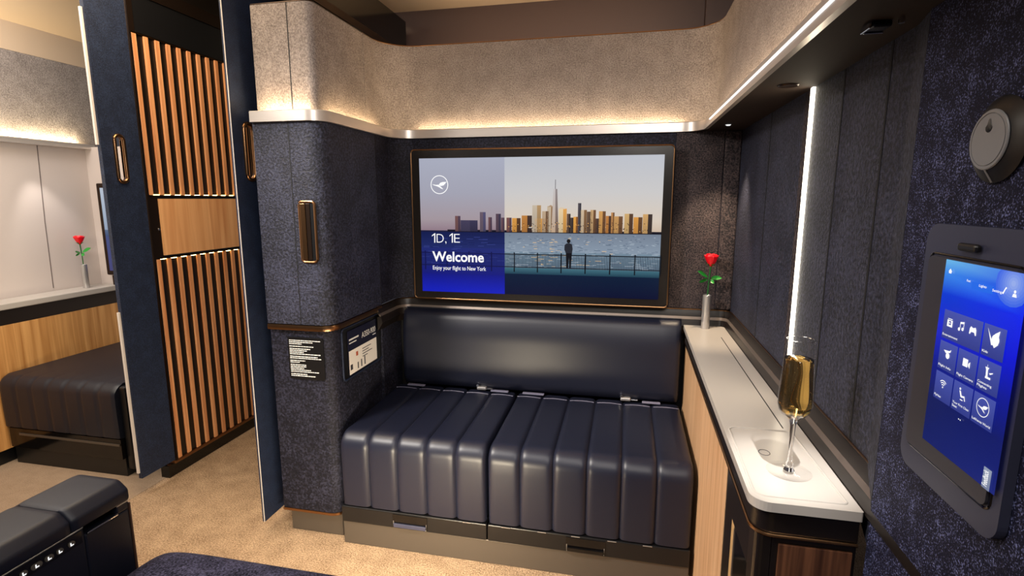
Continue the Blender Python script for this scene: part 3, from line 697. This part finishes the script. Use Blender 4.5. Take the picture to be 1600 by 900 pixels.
P.rect(.40, .082, .66, .118, C(40, 110, 240), 3)
scr = P.build('screen', M['picture'], tb)
HW = abs(sy1-sy0); HH = abs(sz1-sz0)
def tabtext(name, s, u, v, h, fit=None, align='LEFT', bold=.01):
    return text_obj(name, s, M['lit_text'], scr, tabfn(u, v, 5), (0, -1, 0), (0, 0, 1), h*HH, bold, fit=fit and fit*HW, align=align)
names = ['Entertainment', 'Kids', 'Flight Info', 'Flight Camera', 'Connecting\nFlights', 'FlyNet', 'Your First Class\nSeat', 'Lufthansa World']
for (u0, v0, u1, v1), s in zip(tiles, names):
    ln = s.split('\n')
    for i, t in enumerate(ln):
        tabtext('tile_lettering', t, u0+.02, v1-.016-(len(ln)-1-i)*.018, .0115, fit=min((u1-u0)*.86, .0165*len(t)))
def ip(u, v, k=.045): return lambda pts: [(u+p[0]*k, v+p[1]*k*HW/HH) for p in pts]
def icon(polys, u, v, k=.05):
    bm = bmesh.new(); f = ip(u, v, k)
    for pts in polys: bm.faces.new([bm.verts.new(tabfn(a, b, 5)) for a, b in f(pts)])
    obj('tile_icon', bm, M['lit_text'], scr)
def ctr(i, dv=-.018): u0, v0, u1, v1 = tiles[i]; return ((u0+u1)/2, (v0+v1)/2+dv)
def circ(cx, cy, r, n=14): return [(cx+r*math.cos(2*PI*k/n), cy+r*math.sin(2*PI*k/n)) for k in range(n)]
def arc(cx, cy, r0, r1, a0, a1, n=8):
    out = []
    for k in range(n):
        a, b = math.radians(a0+(a1-a0)*k/n), math.radians(a0+(a1-a0)*(k+1)/n)
        out.append([(cx+r0*math.cos(a), cy+r0*math.sin(a)), (cx+r0*math.cos(b), cy+r0*math.sin(b)), (cx+r1*math.cos(b), cy+r1*math.sin(b)), (cx+r1*math.cos(a), cy+r1*math.sin(a))])
    return out
u_, v_ = ctr(0)
icon([[(-.8, -.7), (.7, -.7), (.7, -.55), (-.8, -.55)], [(-.95, -.4), (.85, -.4), (.85, -.2), (-.95, -.2)], [(-.95, -.2), (-.4, -.2), (-.4, 1), (-.95, 1)], [(.35, -.2), (.85, -.2), (.85, 1), (.35, 1)], [(-.4, .6), (.35, .6), (.35, 1), (-.4, 1)], [(-.25, 0), (.2, .2), (-.25, .42)]], u_-.155, v_, .042)
icon([circ(-.55, .7, .35), circ(.55, .5, .35), [(-.35, -.8), (-.2, -.8), (-.2, .7), (-.35, .7)], [(.75, -1), (.9, -1), (.9, .5), (.75, .5)], [(-.35, -.8), (.9, -1), (.9, -.6), (-.35, -.4)]], u_, v_, .042)
icon([[(-.9, -.3), (-.6, -.7), (-.2, -.5), (.2, -.5), (.6, -.7), (.9, -.3), (1, .7), (.75, .8), (.4, .3), (-.4, .3), (-.75, .8), (-1, .7)]], u_+.155, v_, .045)
u_, v_ = ctr(1)
icon([circ(.35, .1, .62), [(-1.1, -1), (-.3, .1), (.1, .7), (-.2, .8)], [(.1, -.5), (.9, -1), (.8, -.2)], [(-.2, .5), (.9, .5), (.3, 1)]], u_, v_, .07)
u_, v_ = ctr(2)
icon([circ(.15, .3, .5), [(-1, -.4), (.5, -.55), (.9, -.85), (.75, -.35), (-.4, .0)], [(-.1, -.3), (.3, -.3), (.1, .1)]], u_, v_, .055)
u_, v_ = ctr(3)
icon([[(-.9, -.6), (.35, -.6), (.35, .65), (-.9, .65)], [(.45, 0), (.9, -.4), (.9, .7), (.45, .35)]], u_, v_, .052)
u_, v_ = ctr(4)
icon([[(-.5, -.5), (-.1, -.5), (0, .5), (-.4, .5)], [(-.7, -.8), (.1, -.8), (-.05, -.5), (-.55, -.5)], [(-.32, -1.2), (-.26, -1.2), (-.26, -.8), (-.32, -.8)], [(-.5, .5), (.6, .5), (.6, .8), (-.5, .8)], [(.2, -.1), (1, -.35), (.9, -.15), (.4, .1)]], u_, v_, .055)
u_, v_ = ctr(5)
icon([circ(0, .6, .18)]+arc(0, .6, .42, .6, 225, 315)+arc(0, .6, .82, 1.0, 225, 315)+arc(0, .6, 1.22, 1.4, 225, 315), u_, v_, .045)
u_, v_ = ctr(6)
icon([circ(-.55, -.9, .2), [(-.7, -.6), (-.35, -.6), (.1, .25), (-.25, .35)], [(-.2, .1), (.6, .0), (.65, .25), (-.1, .4)], [(.5, .0), (.7, -.05), (1, .7), (.8, .75)], [(-.3, .7), (.4, .7), (.4, .85), (-.3, .85)]], u_, v_, .052)
u_, v_ = ctr(7)
obj('bird_emblem', crane(tabfn, u_, v_, .075, HW/HH, 5), M['lit_text'], scr)
tabtext('menu_lettering', 'Rest', .34, .088, .012); tabtext('menu_lettering', 'Lights', .50, .098, .012, fit=.09); tabtext('menu_lettering', 'Settings', .66, .104, .012, fit=.12)
icon([[(-1, .2), (0, -.8), (1, .2), (.7, .2), (.7, .8), (-.7, .8), (-.7, .2)]], .10, .055, .026)
icon([circ(0, -.5, .4), [(-.8, .8), (-.5, 0), (.5, 0), (.8, .8)]], .90, .092, .03)
icon([[(-.6, .7), (.2, -.7), (.5, -.5), (-.2, .9)], circ(.5, -.7, .25)], .79, .088, .03)
icon([circ(-.5, 0, .3), circ(.6, 0, .3)], .5, cv3[3]+.022, .02)
text_obj('tab_lettering', 'Feedback', M['lit_text'], scr, tabfn(.925, .985, 5), (0, 0, 1), (0, 1, 0), .008, .012, fit=.075*HH)

# round fitting above the tablet
_c0 = PX(1566, 218, XW); cy_, cz_ = _c0.y, _c0.z
wf = thing('round_wall_fitting', 'round dark grey fitting on the speckled wall above the tablet', 'fitting', (XW, cy_, cz_))
def disc(prof, seg=40):
    bm = lathe(prof, seg); bm.transform(Matrix.Translation((XW, cy_, cz_)) @ Matrix.Rotation(-PI/2, 4, 'Y')); return bm
obj('ring', disc([(0, .001), (.0440, .001), (.0448, .003), (.0315, .0110), (.0, .0112)]), plain('dark_ring', lin((34, 34, 36)), .35, .3), wf, smooth=True)
obj('disc', disc([(0, .0112), (.0308, .0112), (.0312, .0122), (.0302, .0132), (.0276, .0134), (.0274, .0126), (.0266, .0126), (.0264, .0134), (0, .0134)]), M['grey_disc'], wf, smooth=True)
bm = bmesh.new(); dr = [(.0055*math.cos(t)*(1 if math.sin(t) < .3 else .55), .0055*math.sin(t)*(1.0 if math.sin(t) < .3 else 1.6)) for t in [2*PI*k/20 for k in range(20)]]
bm.faces.new([bm.verts.new((XW-.0138, cy_+a, cz_+.013+b)) for a, b in dr]); obj('drop_mark', bm, M['black_gloss'], wf)
obj('lower_line', tube([(XW-.0122, cy_, cz_-.0305), (XW-.004, cy_, cz_-.0440)], .001, 6), M['silver'], wf)

# ---------------------------------------------------------------- sliding doors
def door(name, label, xa, xb, ya, yb, za, zb, hy0, hy1, hz0, hz1):
    root = sroot(name, (xa, ya, za)); tag(root, label)
    # panel with a real stadium-shaped hole
    hole = rrect(hy0, hz0, hy1, hz1, (hy1-hy0)/2*.98, 8); rect = [(ya, za), (yb, za), (yb, zb), (ya, zb)]
    bm = bmesh.new(); n = len(hole); c = Vector(((hy0+hy1)/2, (hz0+hz1)/2))
    out = []
    def spread(q):                                         # point on the door's outline facing this hole point
        d = q-c; s = []
        if d.x > 1e-9: s.append((yb-c.x)/d.x)
        if d.x < -1e-9: s.append((ya-c.x)/d.x)
        if d.y > 1e-9: s.append((zb-c.y)/d.y)
        if d.y < -1e-9: s.append((za-c.y)/d.y)
        return c+d*min(s)
    ring = [(q, spread(q)) for q in hole]
    for x in (xa, xb):
        iv = [bm.verts.new((x, q.x, q.y)) for q, _ in ring]; ov = [bm.verts.new((x, p.x, p.y)) for _, p in ring]; out.append((iv, ov))
        for k in range(n):
            k2 = (k+1) % n; f = [iv[k], iv[k2], ov[k2]]
            p, p2 = ring[k][1], ring[k2][1]
            for cr in rect:                                # add the door corner where the outline turns
                cr = Vector(cr)
                if abs(p.x-p2.x) > 1e-6 and abs(p.y-p2.y) > 1e-6 and min(p.x, p2.x)-1e-6 <= cr.x <= max(p.x, p2.x)+1e-6 and min(p.y, p2.y)-1e-6 <= cr.y <= max(p.y, p2.y)+1e-6:
                    f.append(bm.verts.new((x, cr.x, cr.y)))
            bm.faces.new(f+[ov[k]])
    for k in range(n): k2 = (k+1) % n; bm.faces.new((out[0][0][k], out[0][0][k2], out[1][0][k2], out[1][0][k]))
    # outer rim
    for (p, q) in zip(rect, rect[1:]+rect[:1]):
        bm.faces.new([bm.verts.new(v) for v in ((xa, *p), (xa, *q), (xb, *q), (xb, *p))])
    obj('panel', bm, M['navy_door'], root)
    hd = obj('door_handle', loop_tube([(xb+.002, q.x, q.y) for q in hole], .0068, 10), M['bronze'], root, smooth=True)
    obj('handle_lining', PRISM_RING([(q.x, q.y) for q in hole], xa-.001, xb+.001), M['bronze'], hd, smooth=True)
    return root
def PRISM_RING(pts, a, b):
    bm = bmesh.new(); n = len(pts); lo = [bm.verts.new((a, *p)) for p in pts]; hi = [bm.verts.new((b, *p)) for p in pts]
    c = (sum(p[0] for p in pts)/n, sum(p[1] for p in pts)/n)
    for k in range(n): bm.faces.new((lo[k], lo[(k+1) % n], hi[(k+1) % n], hi[k]))
    return bm
d1 = door('door_1', 'navy sliding suite door with oval bronze handle beside the wardrobe', -1.27, -1.26, 1.55, 2.3, .05, 2.35, 1.601, 1.645, 1.285, 1.470)
obj('front_edge', BOX(((-1.2632, 1.548, .05), (-1.2605, 1.5499, 2.35))), M['edge_pale'], d1)
d2 = door('door_2', 'navy sliding suite door with oval bronze handle left of the wooden slats', -1.944, -1.928, 1.672, 1.838, .075, 2.35, 1.727, 1.765, 1.285, 1.462)
obj('pale_edge', BOX(((-1.9435, 1.664, 1.42), (-1.9345, 1.6715, 1.9)), ((-1.9435, 1.664, .1), (-1.9345, 1.6715, .78))), M['edge_pale'], d2)

# ---------------------------------------------------------------- slatted partition
XP = -1.930
sp = thing('slatted_partition', 'tall partition of vertical oak slats with backlit gaps across the aisle', 'partition', (-1.96, 2.1, 0))
YA, YE = 1.846, 2.56
obj('back_panel', BOX(((-1.98, YA, .056), (-1.9385, YE, 2.35))), plain('dark_back', lin((20, 15, 12)), .3), sp)
obj('plinth', BOX(((-1.98, 1.81, 0), (-1.938, YE, .055))), M['black_gloss'], sp)
obj('base_trim', BOX(((-1.975, YA-.01, .056), (-1.926, YE, .070), .003)), M['bronze'], sp)
obj('edge_trim', BOX(((-1.938, 1.8455, .071), (-1.9265, 1.854, 2.35))), M['bronze_dark'], sp)
obj('header_panel', BOX(((-1.938, 1.875, 1.876), (-1.934, YE, 2.02))), M['black'], sp)
obj('header_trim', BOX(((-1.938, 1.855, 2.0205), (-1.930, YE, 2.075))), M['bronze_dark'], sp)
obj('header_post', BOX(((-1.938, 1.855, 1.874), (-1.930, 1.8745, 2.02))), M['bronze_dark'], sp)
obj('slat_top_trim', BOX(((-1.938, 1.855, 1.868), (-1.931, YE, 1.8735))), M['bronze'], sp)
obj('wood_panel', BOX(((-1.938, 1.901, .982), (XP, YE, 1.221))), M['panel_oak'], sp)
obj('side_post', BOX(((-1.938, 1.855, .972), (-1.934, 1.8995, 1.232))), M['bronze_dark'], sp)
kn = obj('knob', lathe([(0, .006), (.004, .005), (.0055, .002), (.004, 0), (0, 0)], 14), M['chrome'], sp, smooth=True)
kn.data.transform(Matrix.Translation((-1.934, 1.888, 1.093)) @ Matrix.Rotation(PI/2, 4, 'Y'))
pitch, sw = .0545, .0220
bmT, bmB = None, None
for k in range(13):
    y = 1.858+k*pitch
    if y+sw > YE: break
    for za_, zb_ in ((1.236, 1.8675), (.0705, .968)):
        obj('slat', BOX(((-1.938, y, za_), (XP, y+sw, zb_), .0015, 1)), M['slat_oak'], sp)
    gl = []
    for za_, zb_ in ((1.236, 1.2385), (.9655, .968)):
        obj('gap_light', BOX(((-1.938, y+sw+.0005, za_), (-1.9345, y+pitch-.0005, zb_))), M['led_gap'], sp)
obj('lower_ledge', BOX(((-1.938, 1.855, .9685), (XP, YE, .9715)), ((-1.938, 1.855, 1.2325), (XP, YE, 1.2355))), M['bronze_dark'], sp)

# ---------------------------------------------------------------- neighbouring suite beyond the doors
XN = -2.925
struct('wall_left', BOX(((XN-.05, .2, 0), (XN, 2.6, 1.503))), M['wall_white'])
o = struct('trim_5', BOX(((XN+.0005, .2, 1.487), (XN+.045, 2.46, 1.503), .002), ((XN+.037, .2, 1.503), (XN+.045, 2.46, 1.513))), M['lip'])
obj('light_strip', BOX(((XN+.004, .2, 1.5035), (XN+.02, 2.45, 1.508))), M['led_warm'], o)
o = struct('wall_upper_left', BOX(((XN-.06, .2, 1.504), (XN-.0005, 2.6, 1.925))), M['beige_fabric'])
sm = bpy.data.objects['wall_left']
obj('seam', tube([(XN, 2.175, .76), (XN, 2.18, 1.1), (XN, 2.195, 1.487)], .0022, 6), M['ceiling_grey'], sm)
struct('wall_far_left', BOX(((-2.95, 2.44, 0), (-1.99, 2.5, 1.5))), M['wall_white'])
struct('ceiling_left', PRISM([(-3.05, 1.926), (-3.05, 2.10), (-2.86, 2.16), (-2.7, 2.4), (-2.66, 2.4), (-2.82, 2.14), (-2.925, 2.06), (-2.925, 1.926)], .2, 2.6, 'Y'), M['ceiling'], smooth=True)
struct('ceiling', BOX(((-2.7, .2, 2.42), (-1.99, 2.6, 2.46))), M['ceiling_grey'])
fc = thing('side_console', 'white-topped side console with oak front in the neighbouring suite', 'console', (-2.85, 1.8, 0))
obj('top', BOX(((-2.92, .6, .716), (-2.778, 2.43, .7455), .004)), M['stone'], fc)
obj('apron', BOX(((-2.92, .6, .646), (-2.786, 2.43, .7155))), M['rail_dark'], fc)
obj('oak_side_panel', BOX(((-2.92, .6, .07), (-2.783, 2.43, .6455))), M['oak_far'], fc)
obj('plinth', BOX(((-2.92, .6, 0), (-2.80, 2.43, .069))), M['black'], fc)
make_vase((-2.845, 2.285, .7457), 'slim silver cylinder vase on the neighbouring suite console')
make_rose((-2.845, 2.285, .7457), 'small red rose in the vase in the neighbouring suite', -1)
nb = thing('ottoman_bench', 'dark channelled leather bench in the neighbouring suite at far left', 'bench', (-2.44, 2.0, 0))
def far_cushion():
    xa, xb, n = -2.775, -2.135, 7; prof = [(2.40, .40), (2.40, .424)]+[(2.36-.09*k, .424) for k in range(6)]
    R = .05; yc, zc = 1.765+R, .424-R
    prof += [(yc-R*math.sin(t), zc+R*math.cos(t)) for t in [PI/2*k/6 for k in range(7)]]+[(1.765, .30), (1.767, .185), (1.775, .18)]
    bm = bmesh.new(); K = 8; cols = []
    for j in range(n*K+1):
        f = (j/K) % 1; x = xa+(xb-xa)*j/(n*K); d = .005*abs(2*f-1)**10
        cols.append([bm.verts.new((x, p[0]+(d if i > 8 else 0), p[1]-(d*.5 if 8 < i < 13 else 0))) for i, p in enumerate(prof)])
    for a, b in zip(cols, cols[1:]):
        for i in range(len(prof)-1): bm.faces.new((a[i], a[i+1], b[i+1], b[i]))
    for c in (cols[0], cols[-1]): bm.faces.new(c+[bm.verts.new((c[0].co.x, 2.40, .18))])
    return bm
obj('cushion', far_cushion(), plain('dark_leather', lin((22, 25, 36)), .42), nb, smooth=True, angle=50)
obj('side_panel', BOX(((-2.134, 1.79, .03), (-2.10, 2.40, .415), .008)), M['black'], nb)
obj('drawer_front', BOX(((-2.76, 1.772, .085), (-2.135, 2.39, .178))), M['black_gloss'], nb)
obj('drawer_trim', BOX(((-2.70, 1.768, .148), (-2.14, 1.7715, .158))), M['base_grey'], nb)
obj('plinth', BOX(((-2.76, 1.785, 0), (-2.135, 2.39, .084))), M['black'], nb)
mn = thing('monitor', 'dark framed screen standing behind the rose in the neighbouring suite', 'television', (-2.5, 2.42, 1.06))
x0_, x1_ = -2.842, -2.06
obj('casing', BOX(((x0_, 2.405, .80), (x1_, 2.438, 1.305), .006)), M['bronze_dark'], mn)
P = Pic(lambda u, v, l: (x0_+.025+(x1_-x0_-.05)*u, 2.4045-.0003*l, 1.28-.455*v))
P.rect(0, 0, 1, .5, C(190, 200, 214), 1, C(150, 166, 190)); P.rect(0, .5, 1, .58, C(90, 108, 140), 1, C(60, 80, 120)); P.rect(0, .58, 1, 1, C(70, 80, 130), 1, C(70, 70, 120))
P.build('screen', M['picture'], mn)
obj('stand', BOX(((-2.80, 2.40, .746), (-2.2, 2.436, .7995))), M['bronze_dark'], mn)

# ---------------------------------------------------------------- ceiling beyond the suite walls
struct('wall_rear', BOX(((-1.165, 2.5, 1.70), (.29, 2.53, 2.5)), ((.291, 2.46, 1.7), (.7, 2.53, 2.5))), M['ceiling_brown'])
struct('trim_6', BOX(((-1.235, 2.44, 1.7), (-1.17, 2.53, 2.5))), M['black'])
struct('ceiling_centre', BOX(((-1.17, .9, 2.19), (.9, 2.86, 2.215)), ((-1.12, .9, 2.216), (.9, 2.80, 2.26))), M['ceiling'])
bpy.data.objects['ceiling_centre'].data.transform(Matrix.Translation((0, -.30, -.105)) )
struct('trim_8', BOX(((-1.05, 1.62, 1.842), (-.995, 2.435, 1.868))), M['bronze_dark'])
struct('trim_9', BOX(((-1.16, 1.62, 1.869), (-1.02, 2.435, 2.02))), M['black_gloss'])
struct('trim_7', BOX(((-2.2, 2.56, 1.4), (-1.236, 2.6, 2.6)), ((-2.2, 2.55, 2.0), (-1.236, 2.56, 2.02))), M['black_gloss'])
struct('ceiling_aisle', BOX(((-1.98, 1.0, 2.40), (-1.18, 2.7, 2.43))), M['ceiling_grey'])

# ---------------------------------------------------------------- the passenger's own seat, bottom left
st = thing('suite_seat', 'navy armrest and woven blue cushion of the seat in the foreground', 'seat', (-.5, .4, 0))
def pad(ya, yb, name='armrest_pad'):
    prof = round_poly([(-1.155, .598), (-.998, .598), (-.998, .622), (-1.02, .642), (-1.125, .642), (-1.155, .625)], [.002, .006, .012, .02, .02, .012], 5, True)
    bm = bmesh.new(); n = len(prof); ys = [ya, ya+.004, ya+.014, yb-.014, yb-.004, yb]; sc = [.93, .975, 1, 1, .975, .93]; rings = []
    for y, s in zip(ys, sc): rings.append([bm.verts.new((-1.075+(q.x+1.075)*s, y, .60+(q.y-.60)*s)) for q in prof])
    for a, b in zip(rings, rings[1:]):
        for k in range(n): bm.faces.new((a[k], a[(k+1) % n], b[(k+1) % n], b[k]))
    bm.faces.new(rings[0]); bm.faces.new(rings[-1]); return bm
for a, b in ((.715, .835), (.575, .714), (.30, .574)): obj('armrest_pad', pad(a, b), M['leather2'], st, smooth=True, angle=60)
obj('armrest_body', BOX(((-1.145, .30, 0), (-1.004, .738, .597), .004), ((-1.145, .738, 0), (-1.004, .833, .578), .004), ((-1.145, .806, .5785), (-1.004, .833, .597), .003)), M['leather2'], st)
obj('armrest_front_strip', BOX(((-1.06, .8335, .1), (-1.003, .8365, .59), .001)), plain('brown_strip', lin((78, 54, 42)), .45), st)
obj('chrome_line', tube([(-1.0035, .30, .5965), (-1.0035, .736, .5965)], .0014, 6), M['silver'], st)
obj('chrome_line', tube([(-1.0035, .806, .5965), (-1.0035, .832, .5965)], .0014, 6), M['silver'], st)
obj('storage_slot_rail', tube([(-1.002, .741, .581), (-1.002, .805, .581)], .0022, 8), M['chrome'], st, smooth=True)
obj('button_panel', BOX(((-1.0042, .35, .568), (-1.0028, .732, .592))), M['black_gloss'], st)
for k, (y, wd_) in enumerate(((.711, .012), (.690, .012), (.671, .015), (.650, .018), (.629, .012), (.609, .012))):
    b_ = obj('control_button', PRISM([(q.x, q.y) for q in rrect(y-wd_/2, .5735, y+wd_/2, .5835, .0048)], -1.0027, -1.0005, 'X'), plain('button', lin((96, 92, 84)), .35, .4), st)
    obj('button_mark', BOX(((-1.0004, y-.003, .5755), (-1.0001, y-.001, .582)), ((-1.0004, y-.003, .5755), (-1.0001, y+.003, .5775))), M['lit_text'], b_)
bm = bmesh.new()                                            # soft rounded woven cushion
nx, ny = 60, 50; g = []
for i in range(nx+1):
    row = []
    for j in range(ny+1):
        a, b = i/nx*2-1, j/ny*2-1
        e = (max(0, 1-abs(a)**14)*max(0, 1-abs(b)**12))**.5
        row.append(bm.verts.new((-.49+.512*a, .46+.442*b, .40+.083*e)))
    g.append(row)
for i in range(nx):
    for j in range(ny): bm.faces.new((g[i][j], g[i+1][j], g[i+1][j+1], g[i][j+1]))
edge = [g[i][0] for i in range(nx+1)]+[g[nx][j] for j in range(1, ny+1)]+[g[i][ny] for i in range(nx-1, -1, -1)]+[g[0][j] for j in range(ny-1, 0, -1)]
ret = bmesh.ops.extrude_edge_only(bm, edges=[e for e in bm.edges if len(e.link_faces) == 1])
for v in [x for x in ret['geom'] if isinstance(x, bmesh.types.BMVert)]: v.co.z = .30
obj('seat_cushion', bm, M['textile'], st, smooth=True, angle=70)
obj('seat_base', BOX(((-.99, .06, 0), (0, .86, .31), .02)), M['black'], st)

# ---------------------------------------------------------------- light
def area(name, loc, target, sx, sy, power, col, spread=180):
    l = bpy.data.lights.new(name, 'AREA'); l.shape = 'RECTANGLE'; l.size = sx; l.size_y = sy; l.energy = power; l.color = col; l.spread = math.radians(spread)
    o = bpy.data.objects.new(name, l); COL.objects.link(o); o.location = loc
    o.rotation_euler = (Vector(target)-Vector(loc)).to_track_quat('-Z', 'Y').to_euler(); return o
def spot(name, loc, target, power, col, ang, blend=.5, rad=.01):
    l = bpy.data.lights.new(name, 'SPOT'); l.energy = power; l.color = col; l.spot_size = math.radians(ang); l.spot_blend = blend; l.shadow_soft_size = rad
    o = bpy.data.objects.new(name, l); COL.objects.link(o); o.location = loc
    o.rotation_euler = (Vector(target)-Vector(loc)).to_track_quat('-Z', 'Y').to_euler(); return o
WARM = (1, .78, .52); NEUT = (1, .93, .85); AMB = (1, .70, .38)
# cabin lighting overhead
area('cabin_light', (-.35, .45, 2.06), (-.35, .9, 0), 1.3, .5, 13, NEUT)
area('cabin_light_rear', (.15, -.5, 2.0), (-.5, 1.7, .8), .5, .4, 14, NEUT)
# cove washes, lying in the trough and shining up the fabric
def cove(a, b, power, col=AMB):
    a, b = Vector(a), Vector(b); m = (a+b)/2
    l = bpy.data.lights.new('cove_light', 'AREA'); l.shape = 'RECTANGLE'; l.size = (b-a).length; l.size_y = .012; l.energy = power; l.color = col
    o = bpy.data.objects.new('cove_light', l); COL.objects.link(o); o.location = m
    d = (b-a).normalized(); o.rotation_euler = Matrix((d, Vector((0, 0, -1)).cross(d)*1, Vector((0, 0, -1)))).transposed().to_euler(); return o
cove((XL-.014, 1.66, 1.487), (XL-.014, 2.02, 1.487), .7)
cove((XL+.1, YB+.014, 1.487), (XC-.08, YB+.014, 1.487), 2.3, (1, .74, .44))
cove((XC+.014, 2.04, 1.487), (XC+.014, .2, 1.487), 2.6, (1, .76, .5))
cove((-1.18, YF+.014, 1.487), (XL-.05, YF+.014, 1.487), .9)
cove((XN+.015, .4, 1.512), (XN+.015, 2.4, 1.512), 9, (1, .82, .5))
# reading light on the tray, spot over the rose, floor wash by the wardrobe
spot('tray_spot', (.30, .72, 1.44), (.292, .965, .74), 36, (1, .97, .92), 24, .9, .004)
spot('rose_spot', (.322, 1.97, 1.455), (.305, 2.06, .74), 20, WARM, 60, .7)
area('footwell_light', (-.62, .93, .27), (-1.0, 1.5, 0), .6, .06, 16, (1, .84, .6))
spot('floor_wash', (-1.2, 1.0, 2.2), (-1.25, 1.45, 0), 60, WARM, 34, .9, .05)
area('added_aisle_key', (-1.55, .55, 2.0), (-.1, 1.7, .45), .3, .3, 10, NEUT, 70)  # added fill without a fixture, brightening the oak panel and leather
area('wall_strip_glow', (XR-.012, 1.35, 1.13), (XR-1, 1.35, 1.13), .012, .65, .7, (1, .85, .62))
area('added_ceiling_fill', (-.35, 2.32, 1.78), (-.35, 2.30, 2.1), 1.0, .1, 1.6, WARM)  # added lamp hidden behind the upper wall to brighten the ceiling
# neighbouring suite
area('neighbour_cabin', (-2.4, 1.4, 2.2), (-2.5, 1.6, 0), .7, 1.2, 22, NEUT)
area('added_wall_fill', (-2.2, .9, 1.3), (-2.9, 1.6, 1.1), .5, .5, 8, (1, .88, .68))  # added area light warming the left wall; no window stands here
spot('neighbour_console', (-2.82, 2.1, 1.48), (-2.85, 2.25, .74), 5, NEUT, 60, .6)
area('added_slat_fill', (-1.5, 1.5, 2.3), (-1.75, 1.9, .6), .4, .9, 22, WARM)  # added fill without a fixture, brightening slats and wood panel

w = bpy.data.worlds.new('world'); w.use_nodes = True; bpy.context.scene.world = w
w.node_tree.nodes['Background'].inputs[0].default_value = (.30, .30, .34, 1); w.node_tree.nodes['Background'].inputs[1].default_value = .18
sc = bpy.context.scene
sc.view_settings.view_transform = 'Standard'; sc.view_settings.look = 'None'; sc.view_settings.exposure = 0

cam = bpy.data.cameras.new('camera'); co = bpy.data.objects.new('camera', cam); COL.objects.link(co)
cam.sensor_width = 36; cam.lens = FPX/1600*36; cam.clip_start = .02
co.location = (0, 0, EYE)
co.matrix_world = Matrix.Translation((0, 0, EYE)) @ Matrix((_rt, _up, -_fw)).transposed().to_4x4()
sc.camera = co
